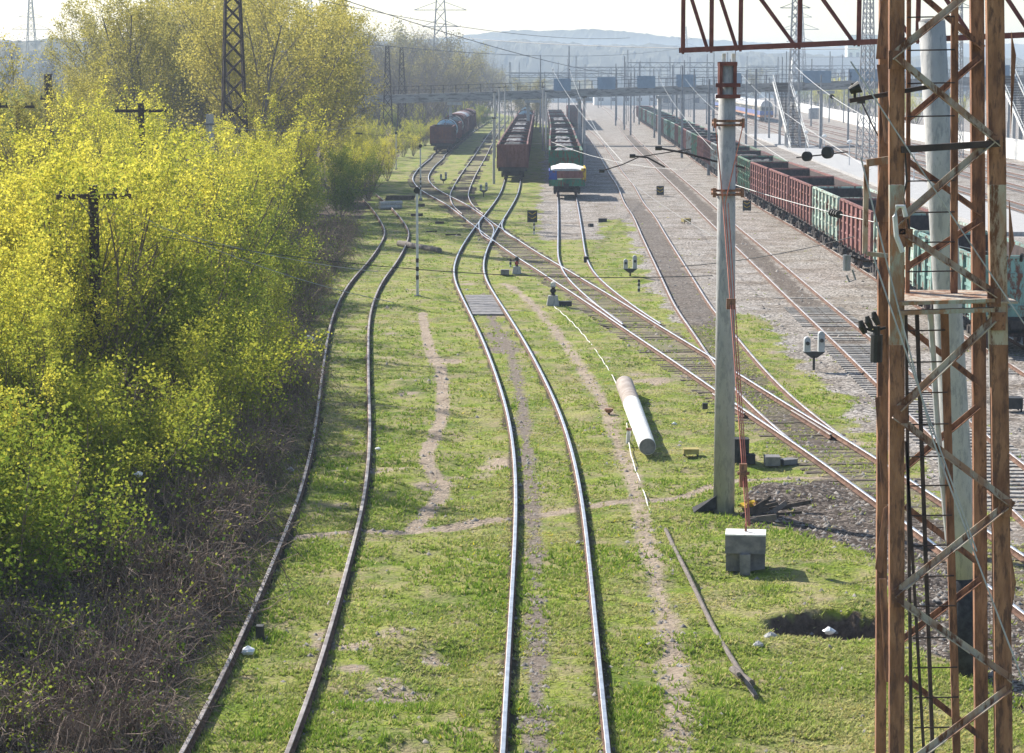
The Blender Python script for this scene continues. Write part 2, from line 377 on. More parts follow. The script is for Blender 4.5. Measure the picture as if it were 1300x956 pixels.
def masks(X, Y):
    wob = (vnoise(X, Y, 1.7, 1)-.5)*1.4+(vnoise(X, Y, .45, 2)-.5)*.8
    gi = inside(X, Y, gravel_poly); gd = dpoly(X, Y, gravel_poly+[gravel_poly[0]])
    gsd = np.where(gi, gd, -gd)+wob*.9
    gravel = np.clip(.5+gsd/.8, 0, 1)
    ci = inside(X, Y, cinder_poly); cd = dpoly(X, Y, cinder_poly+[cinder_poly[0]])
    cinder = np.clip(.5+(np.where(ci, cd, -cd)+wob*.5)/.5, 0, 1)
    def path(px, w, wv=.25):
        return np.clip(1.35-dpoly(X, Y, [tuple(p)[:2] for p in GL(px)])/(w*(1+wv*wob)), 0, 1)
    p1 = path([(536, 395), (540, 420), (547, 445), (560, 468), (563, 500), (561, 530), (550, 560), (541, 580), (545, 597), (563, 612), (556, 632), (540, 652), (522, 672)], .25, .08)
    p2 = path([(300, 687), (360, 684), (440, 676), (480, 674), (560, 668), (640, 660), (700, 652), (770, 640), (860, 632), (930, 612), (1000, 610), (1060, 606)], .30, .5)*.9
    p3 = path([(640, 360), (668, 380), (690, 400), (720, 440), (760, 500), (800, 600), (822, 690), (848, 790), (858, 866), (862, 990)], .33, .5)*.72
    p4 = path([(612, 372), (622, 400), (650, 450), (664, 520), (675, 640), (680, 700), (681, 866), (682, 990)], .22, .8)*.95
    dirt = np.maximum.reduce([p1, p2, p3])
    # bare soil patches
    dirt = np.maximum(dirt, np.clip((vnoise(X, Y, 2.2, 5)*.6+vnoise(X, Y, .7, 6)*.4-.72)*5, 0, .75)*(Y < 150))
    bed = np.zeros(X.shape)
    for k, w in (('D', 1.5), ('T4', 1.6), ('T5', 1.0), ('T1b', 1.2), ('B', .9)):
        L = LINES[k]; L = [p for p in L if p.y < 520][::2]
        sel = (Y < 520) & (X > min(p.x for p in L)-4) & (X < max(p.x for p in L)+4)
        d = np.full(X.shape, 99.); d[sel] = dpoly(X[sel], Y[sel], L)
        b = np.clip((w-d+wob*.8)/.5, 0, 1)
        if k == 'B': b = b*np.clip((Y-78)/8, 0, 1)*np.clip((100-Y)/10, 0, 1)
        bed = np.maximum(bed, b*{'D': .55, 'T1b': .5, 'T5': .6, 'T4': .0}.get(k, .95))
    bed = np.maximum(bed, p4)
    railb = np.zeros(X.shape)
    for k in ('A', 'B'):
        L = [p for p in LINES[k] if p.y < 300][::2]
        for s in (-.8, .8):
            d = dpoly(X, Y, offset(L, s)); railb = np.maximum(railb, np.clip((.17-d+wob*.05)/.1, 0, 1))
    dark = np.zeros(X.shape)
    L = [p for p in LINES['T4'] if p.y < 420][::2]; dark = np.maximum(dark, np.clip((.9-dpoly(X, Y, L)+wob*.3)/.3, 0, 1)*np.clip((230-Y)/60, .25, 1))
    L = [p for p in LINES['T5'] if p.y < 420][::2]; dark = np.maximum(dark, np.clip((.75-dpoly(X, Y, L)+wob*.2)/.3, 0, 1)*np.clip((Y-62)/20, 0, .7))
    thick = [tuple(p)[:2] for p in GL([(225, 985), (245, 866), (300, 700), (342, 600), (368, 500), (390, 400), (425, 330), (448, 300), (470, 250), (480, 220)])]
    tk = inside(X, Y, thick+[(-16, 330), (-15, 390), (-8, 460), (-5, 800), (-600, 800), (-600, 20)]); td = dpoly(X, Y, thick+[(-16, 330), (-15, 390), (-8, 460), (-5, 800)])
    litter = np.clip(.5+(np.where(tk, td, -td)+wob*.7)/.8, 0, 1)*(Y < 790)
    pc = G(1062, 800); litter = np.maximum(litter, np.clip((1.25-(((X-pc.x)/1.1)**2+((Y-pc.y-.2)/.95)**2))*4+wob*.3, 0, 1))  # pit: dark litter tone painted in as the shade of the hole
    litter = np.maximum(litter, np.clip((1.6-(((X-pc.x)/1.1)**2+((Y-pc.y-.2)/1.0)**2))*3+wob*.3, 0, 1))  # wider ellipse carries the painted pit shade up its walls
    return gravel, cinder, dirt, bed, railb, dark, litter
gravel, cinder, dirt, bed, railb, dark, litter = masks(X, Y)
trk = np.full(X.shape, 99.); trA = None
for k in ('A', 'B', 'D', 'T3', 'T4', 'T5', 'T6'):
    L = [p for p in LINES[k] if p.y < 420][::2]; trk = np.minimum(trk, dpoly(X, Y, L))
away = np.clip((trk-1.05)/.8, 0, 1)*(np.abs(Y) < 400)*(X < 30)
Z = ((vnoise(X, Y, 3.5, 11)-.5)*.20+(vnoise(X, Y, 1.1, 12)-.5)*.12+(vnoise(X/2.6, Y, .85, 15)-.5)*.16)*away*(1-gravel*.7)
Z += cinder*(Y > 44)*(vnoise(X, Y, .5, 13))*.10*away
pc = G(1062, 800); pit = ((X-pc.x)/1.15)**2+((Y-pc.y-.2)/1.0)**2
Z -= .85*np.clip((1.25-pit)*2.2, 0, 1)*(pit < 1.25); Z += .05*np.exp(-((pit-1.7)/.5)**2)*(Y > pc.y-1.5)
far = np.clip((Y-500)/1500, 0, 1); Z = Z*(1-far)
ZG = Z
nv = X.size; ny, nx = X.shape
co = np.stack([X, Y, Z], -1).reshape(-1, 3).astype(np.float32)
idx = np.arange(nv).reshape(ny, nx)
quads = np.stack([idx[:-1, :-1], idx[:-1, 1:], idx[1:, 1:], idx[1:, :-1]], -1).reshape(-1, 4)
def fastmesh(name, co, faces):
    me = bpy.data.meshes.new(name); k = faces.shape[1]
    me.vertices.add(len(co)); me.vertices.foreach_set('co', np.asarray(co, np.float32).ravel())
    me.loops.add(faces.size); me.loops.foreach_set('vertex_index', faces.ravel().astype(np.int32))
    me.polygons.add(len(faces)); me.polygons.foreach_set('loop_start', np.arange(0, faces.size, k, dtype=np.int32))
    me.update(calc_edges=True); return me
me = fastmesh('ground', co, quads); me.polygons.foreach_set('use_smooth', [True]*len(quads))
for n, a in (('gravel', gravel), ('cinder', cinder), ('dirt', dirt), ('bed', bed), ('railb', railb), ('dark', dark), ('litter', litter)):
    at = me.attributes.new(n, 'FLOAT', 'POINT'); at.data.foreach_set('value', a.ravel().astype(np.float32))
ground = bpy.data.objects.new('ground', me); COL.objects.link(ground); tag(ground, kind='structure')
m, nt, b = nodes('ground_mat'); M['ground'] = m; me.materials.append(m)
v = coords(nt, 'Object')
def attr(n):
    a = N(nt, 'ShaderNodeAttribute'); a.attribute_name = n; return a.outputs['Fac']
def math2(op, a, b2, cl=False):
    q = N(nt, 'ShaderNodeMath', operation=op, use_clamp=cl)
    for i, w in enumerate((a, b2)):
        if hasattr(w, 'is_output'): nt.links.new(w, q.inputs[i])
        else: q.inputs[i].default_value = w
    return q.outputs[0]
def sharpen(a, nsc, amt=.8, k=3.0):
    s = math2('ADD', a, math2('MULTIPLY', math2('SUBTRACT', noise(nt, nsc, 6, .75, v), .5), amt))
    return math2('ADD', math2('MULTIPLY', math2('SUBTRACT', s, .5), k), .5, True)
grass = ramp(nt, noise(nt, .45, 8, .72, v), [(.34, (.08, .14, .014)), (.47, (.17, .24, .026)), (.56, (.27, .32, .05)), (.68, (.36, .33, .13))])
fine = ramp(nt, noise(nt, 9, 6, .8, v), [(.3, (.35, .35, .35)), (.7, (1.35, 1.35, 1.35))])
mm = N(nt, 'ShaderNodeMix'); mm.data_type = 'RGBA'; mm.blend_type = 'MULTIPLY'; mm.inputs[0].default_value = .9
nt.links.new(grass, mm.inputs[6]); nt.links.new(fine, mm.inputs[7]); grass = mm.outputs[2]
straw = ramp(nt, noise(nt, .8, 7, .75, v), [(.43, (0, 0, 0)), (.62, (.9, .9, .9))])
grass = mixc(nt, straw, grass, (.32, .26, .16))
stones = N(nt, 'ShaderNodeTexVoronoi'); stones.inputs['Scale'].default_value = 11; nt.links.new(v, stones.inputs['Vector'])
sep = N(nt, 'ShaderNodeSeparateColor'); nt.links.new(stones.outputs['Color'], sep.inputs[0])
grav = ramp(nt, sep.outputs[0], [(0, (.12, .108, .10)), (.5, (.27, .25, .23)), (1, (.50, .47, .44))])
gravb = ramp(nt, noise(nt, .35, 6, .7, v), [(.36, (.62, .55, .48)), (.50, (.96, .93, .90)), (.66, (1.18, 1.18, 1.20))])
mg = N(nt, 'ShaderNodeMix'); mg.data_type = 'RGBA'; mg.blend_type = 'MULTIPLY'; mg.inputs[0].default_value = 1
nt.links.new(grav, mg.inputs[6]); nt.links.new(gravb, mg.inputs[7]); grav = mg.outputs[2]
soil = ramp(nt, noise(nt, 2.5, 7, .75, v), [(.3, (.24, .185, .14)), (.7, (.45, .37, .29))])
cind = ramp(nt, sep.outputs[1], [(0, (.035, .027, .022)), (.6, (.085, .068, .058)), (1, (.25, .21, .18))])
beds = ramp(nt, noise(nt, 6, 7, .8, v), [(.3, (.09, .07, .055)), (.5, (.20, .165, .135)), (.7, (.34, .30, .26))])
col = mixc(nt, sharpen(attr('litter'), 2.5), grass, ramp(nt, noise(nt, 7, 6, .8, v), [(.3, (.045, .034, .026)), (.7, (.19, .145, .115))]))
col = mixc(nt, sharpen(attr('dirt'), 4), col, soil)
col = mixc(nt, sharpen(attr('gravel'), 1.2, 1.0), col, grav)
col = mixc(nt, sharpen(attr('bed'), 2.2, 1.3, 2.2), col, beds)
col = mixc(nt, sharpen(attr('cinder'), 3), col, cind)
col = mixc(nt, math2('MULTIPLY', sharpen(attr('dark'), 2, .6), .7), col, cind)
col = mixc(nt, math2('MULTIPLY', sharpen(attr('railb'), 5, .9), .85), col, (.05, .04, .032))
nt.links.new(col, b.inputs['Base Color']); b.inputs['Roughness'].default_value = .95; b.inputs['Specular IOR Level'].default_value = .1
bp = N(nt, 'ShaderNodeBump'); bp.inputs['Strength'].default_value = .9; bp.inputs['Distance'].default_value = .06
hn = math2('ADD', noise(nt, 7, 8, .8, v), math2('MULTIPLY', stones.outputs['Distance'], -.6))
nt.links.new(hn, bp.inputs['Height']); nt.links.new(bp.outputs['Normal'], b.inputs['Normal'])
# ---------------------------------------------------------------- grass blades (stuff)
def ground_z(x, y):
    i = np.clip(np.searchsorted(ys, y)-1, 0, ny-2); j = np.clip(np.searchsorted(xs, x)-1, 0, nx-2)
    fy = (y-ys[i])/(ys[i+1]-ys[i]); fx = (x-xs[j])/(xs[j+1]-xs[j])
    return (ZG[i, j]*(1-fx)+ZG[i, j+1]*fx)*(1-fy)+(ZG[i+1, j]*(1-fx)+ZG[i+1, j+1]*fx)*fy
def make_grass(n, y0, y1, hscale, nb, tuft=0):
    u = np.random.rand(n); yy = 1/(1/y0+(1/y1-1/y0)*u)      # denser near
    xx = (np.random.rand(n)*2-1)*(yy*.235+1)
    g, c, d, bd, rb, dk, li = masks(xx, yy)
    clump = vnoise(xx, yy, 1.2, 21)*.55+vnoise(xx, yy, .35, 22)*.45
    p = (1-g*.97)*(1-.95*c)*(1-d*1.1)*(1-bd*.75)*(1-rb*.55)*(1-li*.97)
    near = np.minimum(dpoly(xx, yy, offset([q for q in LINES['A'] if q.y < 200][::2], .8)), dpoly(xx, yy, offset([q for q in LINES['A'] if q.y < 200][::2], -.8)))
    for k in ('B', 'D', 'T3', 'T4', 'T5'):
        for s_ in (-.8, .8): near = np.minimum(near, dpoly(xx, yy, offset([q for q in LINES[k] if q.y < 200][::2], s_)))
    keep = (np.random.rand(n) < p*np.clip(clump*3.4-.95, .06, 1)) & (near > .11) & (vnoise(xx, yy, .22, 77) > tuft)
    xx, yy, clump = xx[keep], yy[keep], clump[keep]; n = len(xx); zz = ground_z(xx, yy)
    lush = vnoise(xx, yy, 3.0, 23)*.6+vnoise(xx, yy, .9, 24)*.4
    V = []; T = []
    for k in range(nb):
        a = np.random.rand(n)*2*PI; r = np.random.rand(n)*.07
        h = (.03+.075*np.random.rand(n))*hscale*(.4+1.1*lush); w = (.008+.010*np.random.rand(n))*(1+yy/75)
        lean = (.03+.09*np.random.rand(n)); bx = xx+np.cos(a*3)*r; by = yy+np.sin(a*3)*r
        ca, sa = np.cos(a), np.sin(a); zb = zz-.01
        V.append(np.stack([np.stack([bx-ca*w, by-sa*w, zb], -1), np.stack([bx+ca*w, by+sa*w, zb], -1), np.stack([bx+sa*lean, by-ca*lean, zz+h], -1)], 1))
        t = .10+.60*(1-lush)+.26*np.random.rand(n)-.06
        dry = np.random.rand(n) < .16; t = np.where(dry, .72, t)
        db = dpoly(xx, yy, LINES['B'][:120:2]); fl = (np.random.rand(n) < .035) & (db < 2.2) & (k == 0); t = np.where(fl, 1.0, t)
        T.append(np.repeat(t, 3))
    V = np.concatenate(V).reshape(-1, 3); T = np.clip(np.concatenate(T), 0, 1)
    me = fastmesh('grass', V, np.arange(len(V)).reshape(-1, 3)); at = me.attributes.new('tint', 'FLOAT', 'POINT'); at.data.foreach_set('value', T.astype(np.float32))
    me.materials.append(M['blade']); o = bpy.data.objects.new('grass', me); COL.objects.link(o)
    return tag(o, 'short spring grass growing between and beside the tracks', 'grass', None, 'stuff')
make_grass(150000, 32, 190, .8, 5)
o = make_grass(60000, 32, 120, 1.7, 4, .86); o.name = 'weeds'; o['label'] = 'taller weed tufts standing out of the short grass'; o['category'] = 'weeds'
# loose stones
def stones(n):
    u = np.random.rand(n); yy = 1/(1/33+(1/150-1/33)*u); xx = (np.random.rand(n)*2-1)*(yy*.235+1)
    g, c, d, bd, rb, dk, li = masks(xx, yy); p = .02+.5*c+.10*g+.22*d+.30*bd+.12*rb+.1*li
    k = np.random.rand(n) < p; xx, yy = xx[k], yy[k]; n = len(xx); zz = ground_z(xx, yy)
    base = np.array([(1, 0, 0), (0, 1, 0), (-1, 0, 0), (0, -1, 0), (0, 0, 1)], float)
    s = (.018+.05*np.random.rand(n)**3)*(1+yy/120); a = np.random.rand(n)*2*PI; ca, sa = np.cos(a), np.sin(a)
    V = np.zeros((n, 5, 3))
    for i, (bx, by, bz_) in enumerate(base):
        r1 = .7+.6*np.random.rand(n); r2 = .5+.4*np.random.rand(n)
        V[:, i, 0] = xx+(bx*ca-by*sa*.7)*s*r1; V[:, i, 1] = yy+(bx*sa+by*ca*.7)*s*r1; V[:, i, 2] = zz-.006+bz_*s*1.1*r2
    f = np.array([(0, 1, 4), (1, 2, 4), (2, 3, 4), (3, 0, 4)]); Fc = (np.arange(n)[:, None, None]*5+f[None]).reshape(-1, 3)
    me = fastmesh('stones', V.reshape(-1, 3), Fc); me.materials.append(M['stone']); o = bpy.data.objects.new('stones', me); COL.objects.link(o); tag(o, 'loose stones and clinker scattered on the ballast and bare soil', 'stones', None, 'stuff')
M['stone'] = mat('stone', (.07, .06, .055), (.42, .39, .36), 3.7, .95, 0, 0, (.3, .7))
stones(90000)
# ---------------------------------------------------------------- trees
def rvec(r, s=1.0): return Vector((r.gauss(0, s), r.gauss(0, s), r.gauss(0, s)))
def grow_tree(seed, height, stems, tilt, kids=(6, 6, 5), leaves=7, leaf=.10, up=.25, base_r=.09, spread=.55, bark='bark', leafm='leaf_lime', clear=.15, twig_n=3, leafspread=.16, tintb=.5):
    r = random.Random(seed); wood = MB(); lf = []; tint = []
    LV, LT = [], []
    def addleaves(p, d, n):
        for _ in range(int(n+r.random())):
            q = p+rvec(r, leafspread); a = Vector((r.gauss(0, 1), r.gauss(0, 1), r.gauss(0, .7))).normalized()
            b2 = a.cross(rvec(r)).normalized(); s = leaf*r.uniform(.5, 1.25)
            LV.extend([q-a*s*.5, q+b2*s*.38, q+a*s*.6, q-b2*s*.38])
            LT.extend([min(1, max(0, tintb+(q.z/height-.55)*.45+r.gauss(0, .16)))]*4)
    def branch(p, d, L, rad, lev):
        n = 5 if lev < 2 else (3 if lev == 2 else 2); pts = [p.copy()]; dd = d.copy()
        for i in range(n):
            dd = (dd+rvec(r, .10 if lev == 0 else .16)+Vector((0, 0, up*.25))).normalized(); pts.append(pts[-1]+dd*L/n)
        if lev < 2 or rad > .0035: wood.tube(pts, [max(.004, rad*(1-.75*i/n)) for i in range(n+1)], 6 if lev == 0 else (4 if lev == 1 else 3), 0, False)
        if lev >= 3:
            for q in pts[1:]: addleaves(q, dd, leaves/2)
            return
        k = kids[lev] if lev < len(kids) else 3
        for j in range(k):
            t = (clear if lev == 0 else .15)+(1-(clear if lev == 0 else .15))*(j+r.random())/k; t = min(t, .99)
            i = int(t*n); q = pts[i].lerp(pts[i+1], t*n-i); ax = (pts[i+1]-pts[i]).normalized()
            side = ax.cross(rvec(r)).normalized()
            nd = (ax*(1-spread)+side*spread+Vector((0, 0, up))).normalized()
            ll = L*r.uniform(.32, .55)*(1.15-.55*t)*(1.0 if lev == 0 else .95)
            branch(q, nd, ll, rad*(1-.7*t)*.5, lev+1)
        if lev == 2: addleaves(pts[-1], dd, leaves)
    for i in range(stems):
        a = 2*PI*(i+r.random()*.7)/stems; tl = tilt*r.uniform(.3, 1.1) if stems > 1 else tilt*.2
        branch(Vector((math.cos(a)*.12*(stems > 1), math.sin(a)*.12*(stems > 1), -.1)), Vector((math.cos(a)*math.sin(tl), math.sin(a)*math.sin(tl), math.cos(tl))), height*r.uniform(.78, 1.0), base_r*r.uniform(.7, 1), 0)
    root = thing('tree', 'x', 'tree')
    wood.build('trunk', bark, root)
    if LV:
        V = np.array([tuple(q) for q in LV], np.float32)
        me = fastmesh('crown', V, np.arange(len(V)).reshape(-1, 4)); at = me.attributes.new('tint', 'FLOAT', 'POINT'); at.data.foreach_set('value', np.array(LT, np.float32))
        me.materials.append(M[leafm]); o = bpy.data.objects.new('crown', me); COL.objects.link(o); o.parent = root
    return root
T_ = {}
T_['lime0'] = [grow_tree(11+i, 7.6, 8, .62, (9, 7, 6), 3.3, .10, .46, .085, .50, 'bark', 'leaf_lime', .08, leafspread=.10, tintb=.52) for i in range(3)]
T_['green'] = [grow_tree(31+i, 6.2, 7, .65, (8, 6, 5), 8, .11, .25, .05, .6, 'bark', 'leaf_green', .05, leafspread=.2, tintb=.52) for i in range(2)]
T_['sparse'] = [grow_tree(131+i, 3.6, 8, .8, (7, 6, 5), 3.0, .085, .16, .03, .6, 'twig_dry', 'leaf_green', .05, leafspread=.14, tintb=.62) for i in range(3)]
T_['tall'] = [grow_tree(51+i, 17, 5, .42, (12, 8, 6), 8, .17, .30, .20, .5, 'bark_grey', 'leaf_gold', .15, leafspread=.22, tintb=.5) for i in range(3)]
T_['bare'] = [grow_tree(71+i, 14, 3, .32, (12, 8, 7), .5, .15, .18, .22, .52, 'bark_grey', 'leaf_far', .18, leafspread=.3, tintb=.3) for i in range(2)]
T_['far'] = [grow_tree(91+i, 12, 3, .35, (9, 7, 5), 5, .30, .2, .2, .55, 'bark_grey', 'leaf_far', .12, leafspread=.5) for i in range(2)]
def bramble(seed, w, h, n, m1='twig_dry', green=0):
    r = random.Random(seed); mb = MB(); LV, LT = [], []
    for _ in range(n):
        a = r.uniform(0, 2*PI); rr = w*r.random()**.5*.75; p = Vector((math.cos(a)*rr, math.sin(a)*rr, 0)); b = r.uniform(0, 2*PI)
        hh = h*r.uniform(.35, 1.1)*(1-.4*rr/w); L = w*r.uniform(.35, 1.1); pts = []
        for i in range(6):
            t = i/5; pts.append(p+Vector((math.cos(b)*L*t, math.sin(b)*L*t, hh*math.sin(PI*min(1, t*.95+.05))**.8))+rvec(r, .06*w*.5))
        if r.random() < .45:
            dd_ = Vector((math.cos(b)*r.uniform(0, 1), math.sin(b)*r.uniform(0, 1), r.uniform(.1, 1.2))).normalized(); pts = [p+dd_*L*.9*i/5+rvec(r, .05) for i in range(6)]
        mb.tube(pts, [.011*r.uniform(.5, 1.5)*(1-.12*i) for i in range(6)], 3, 0, False)
        if r.random() < green:
            for q in pts[2:]:
                for _k in range(5):
                    c = q+rvec(r, .12); u = rvec(r).normalized(); w2 = u.cross(rvec(r)).normalized(); s = r.uniform(.04, .10)
                    LV.extend([c-u*s*.5, c+w2*s*.4, c+u*s*.6, c-w2*s*.4]); LT.extend([min(1, max(0, r.gauss(.45, .2)))]*4)
    root = thing('bramble_bush', 'x', 'bush'); mb.build('stems', m1, root)
    if LV:
        V = np.array([tuple(q) for q in LV], np.float32)
        me = fastmesh('leaves', V, np.arange(len(V)).reshape(-1, 4)); at = me.attributes.new('tint', 'FLOAT', 'POINT'); at.data.foreach_set('value', np.array(LT, np.float32))
        me.materials.append(M['leaf_green']); o = bpy.data.objects.new('leaves', me); COL.objects.link(o); o.parent = root
    return root
T_['bram'] = [bramble(5, 1.9, 1.3, 560, 'twig_dry', .05), bramble(6, 1.8, 1.5, 540, 'twig_dry', .22), bramble(8, 2.3, 1.9, 620, 'twig_dry', .1)]
used = set()
def plant(kind, i, x, y, sc=1.0, label=None, group=None, name=None, cat=None):
    p = T_[kind][i % len(T_[kind])]; rz = random.uniform(0, 2*PI)
    if p.name not in used:
        used.add(p.name); p.location = (x, y, -.03); p.rotation_euler = (0, 0, rz); p.scale = (sc,)*3; c = p
        if label: c['label'] = label
        if group: c['group'] = group
    else: c = copytree(p, (x, y, -.03), rz, sc, label, group)
    if name: c.name = name
    if cat: c['category'] = cat
    if not group and 'group' in c: del c['group']
    return c
R = random.Random(99)
# near bushes, back to front; x edge of the thicket as a function of Y
def edge(y):
    pts = [(30, -5.3), (38, -5.5), (48, -6.1), (58, -6.4), (74, -7.3), (97, -9.2), (128, -10.3), (150, -10.8), (180, -12), (260, -14)]
    for (a, b), (c, d) in zip(pts[:-1], pts[1:]):
        if a <= y <= c: return b+(d-b)*(y-a)/(c-a)
    return pts[-1][1]
LIME = 'young lime yellow trees crowding the thicket beside the siding'
GREEN = 'fresh green understorey trees in the thicket'
BR = 'dry brown brambles along the thicket edge'
def rowset(kind, n, y0, y1, o0, o1, s0, s1, label, group, name, pw=1.0):
    for j in range(n):
        f_ = (j+R.random())/n; y = y0+(y1-y0)*f_**pw; off = R.uniform(o0, o1*(.55+.45*min(1, y/90)))
        plant(kind, j, edge(y)-off, y, R.uniform(s0, s1), label, group, name)
LL = 'bushy young tree with bright lime yellow spring leaves inside the trackside thicket'
GG = 'leafy green understorey tree with thin stems rising out of the brambles'
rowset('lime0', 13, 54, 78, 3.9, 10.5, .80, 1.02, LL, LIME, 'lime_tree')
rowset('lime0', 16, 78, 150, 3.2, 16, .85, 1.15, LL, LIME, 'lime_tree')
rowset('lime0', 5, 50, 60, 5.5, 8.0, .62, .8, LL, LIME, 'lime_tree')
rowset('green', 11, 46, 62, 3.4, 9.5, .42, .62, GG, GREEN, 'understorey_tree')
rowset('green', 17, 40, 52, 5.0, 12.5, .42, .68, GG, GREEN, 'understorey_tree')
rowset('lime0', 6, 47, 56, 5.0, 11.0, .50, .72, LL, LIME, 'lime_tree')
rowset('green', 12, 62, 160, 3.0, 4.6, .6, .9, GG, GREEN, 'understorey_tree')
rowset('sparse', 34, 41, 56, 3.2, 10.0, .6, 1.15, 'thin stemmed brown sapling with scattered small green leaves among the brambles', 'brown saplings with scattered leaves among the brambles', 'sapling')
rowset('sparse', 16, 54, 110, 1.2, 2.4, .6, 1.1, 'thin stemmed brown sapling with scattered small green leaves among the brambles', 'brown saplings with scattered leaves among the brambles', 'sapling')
for (px, Y, i, sc) in [(60, 175, 0, 1.2), (20, 190, 1, 1.3), (110, 195, 0, 1.25), (160, 200, 1, 1.3), (90, 240, 1, 1.4), (210, 240, 0, 1.4), (20, 250, 0, 1.5), (430, 165, 1, .8), (445, 185, 0, .75)]:
    plant('green', i, (px-650)/F*Y, Y, sc, 'leafy green tree between the lime thicket and the tall golden trees', 'green trees behind the lime thicket', 'green_tree')
y = 35.0; k = 0
while y < 150:
    for off in ((1.1, 2.9, 4.7) if y < 50 else (1.0, 2.6) if y < 75 else (1.3,)):
        plant('bram', k, edge(y)-off+R.uniform(-.5, .5), y+R.uniform(-.5, .5), R.uniform(.7, 1.05)*(.8 if y < 42 else 1), 'tangled dry brown bramble bush at the foot of the trackside thicket', BR, 'bramble_bush', 'bush'); k += 1
    y += 1.7 if y < 60 else 2.6
# tall golden trees behind
TALL = 'tall golden green trees rising behind the lime thicket'
for (px, Y, i, sc) in [(165, 172, 0, .88), (232, 165, 1, .98), (300, 185, 2, 1.05), (352, 178, 0, 1.0), (385, 195, 1, .85), (262, 215, 0, 1.1), (200, 210, 2, .95), (330, 225, 1, 1.1), (398, 232, 2, .72), (120, 205, 1, .62), (30, 120, 0, .60), (-30, 130, 1, .72), (75, 190, 2, .6), (190, 190, 1, 1.0), (330, 168, 2, .95), (380, 215, 0, 1.05), (280, 240, 0, 1.15), (235, 235, 2, 1.1), (405, 262, 1, .7), (150, 235, 0, .95)]:
    plant('tall', i, (px-650)/F*Y, Y, sc, 'tall many-stemmed tree with sparse golden green leaves behind the lime thicket', TALL, 'tall_tree')
# yellow bushes by the footbridge foot
for (px, Y, sc, i) in [(468, 196, .62, 0), (446, 215, .66, 1), (492, 232, .45, 2), (430, 180, .75, 2), (470, 300, .6, 1), (505, 320, .5, 0), (532, 335, .52, 2), (448, 290, .7, 0), (560, 350, .5, 1), (440, 262, .42, 0), (455, 272, .45, 1), (470, 268, .40, 2), (485, 280, .42, 0), (498, 290, .40, 1), (512, 300, .4, 2), (525, 308, .38, 0), (460, 315, .5, 1), (480, 322, .5, 2), (520, 342, .5, 1), (540, 352, .45, 0), (430, 270, .55, 2)]:
    plant('lime0', i, (px-650)/F*Y, Y, sc, 'small yellow green bush between the thicket and the footbridge stairs', 'yellow bushes around the foot of the footbridge', 'yellow_bush', 'bush')
for (px, Y, i, sc) in [(300-8, 150*1.0+110, 0, 1.0), (60, 330, 0, 1.0), (110, 300, 1, 1.05), (25, 260, 1, 1.0), (340, 420, 0, 1.1), (0, 300, 0, 1.15), (150, 400, 1, 1.1), (85, 420, 0, 1.0)]:
    plant('bare', i, (px-650)/F*Y, Y, sc, 'leafless grey brown tree in the background left of the tall golden trees', 'bare trees behind the thicket at the left', 'bare_tree')
# wood beyond the footbridge
W = 'hazy trees of the wood beyond the footbridge'
rows = [(400, 420, 560, 1.0, 8), (430, 425, 600, 1.05, 10), (480, 420, 612, 1.2, 12), (540, 420, 624, 1.35, 13), (620, 415, 634, 1.5, 14), (720, 420, 642, 1.65, 14), (880, 420, 650, 1.8, 12)]
for (Y, x0, x1, sc, n) in rows:
    for j in range(n):
        px = x0+(x1-x0)*(j+R.uniform(.2, .8))/n; yy = Y+R.uniform(-20, 20); s2 = sc*R.uniform(.82, 1.15)*(1.0-.42*max(0, (px-545)/100))
        if R.random() < .8: plant('bare', j, (px-650)/F*yy, yy, s2*1.0, 'leafless greyish tree in the hazy wood beyond the footbridge', W, 'bare_tree')
        else: plant('far', j, (px-650)/F*yy, yy, s2*1.05, 'budding tree with pale gold crown in the hazy wood beyond the footbridge', 'budding trees in the hazy wood', 'budding_tree')
for j in range(26):
    px = 425+j*7.5+R.uniform(-5, 5); Y = R.uniform(385, 430)+(j*3)
    plant('green' if j % 3 else 'lime0', j, (px-650)/F*Y, Y, R.uniform(.55, .9), 'leafy bush at the foot of the hazy wood beyond the footbridge', 'bushes at the foot of the hazy wood', 'wood_bush', 'bush')
for (px, Y, sc) in [(670, 560, .8), (688, 600, .75), (655, 520, .7), (680, 480, .55)]:
    plant('far', 0, (px-650)/F*Y, Y, sc, 'round pale yellow tree just above the footbridge deck near the parked trains', 'pale yellow trees behind the middle of the footbridge', 'budding_tree')
for j, (px, Y, sc) in enumerate([(1035, 760, 1.0), (1052, 700, .95), (1072, 640, .95), (1095, 580, .85), (1118, 545, .85), (1160, 480, .75), (1190, 450, .75), (1212, 440, .7), (1140, 500, .75), (1020, 830, 1.0), (1060, 720, 1.1), (1085, 640, 1.0)]):
    plant('lime0', j, (px-650)/F*Y, Y, sc*1.15, 'yellow green bush behind the long white wall on the right', 'bushes behind the long white wall', 'yellow_bush', 'bush')
for j in range(16):
    px = 960+j*24+R.uniform(-8, 8); Y = R.uniform(620, 760)+(250 if px < 1060 else 0)
    plant('bare' if j % 3 else 'far', j, (px-650)/F*Y, Y, R.uniform(.7, 1.1), 'hazy tree beyond the white wall behind the footbridge on the right', 'hazy trees beyond the white wall', 'hazy_tree')
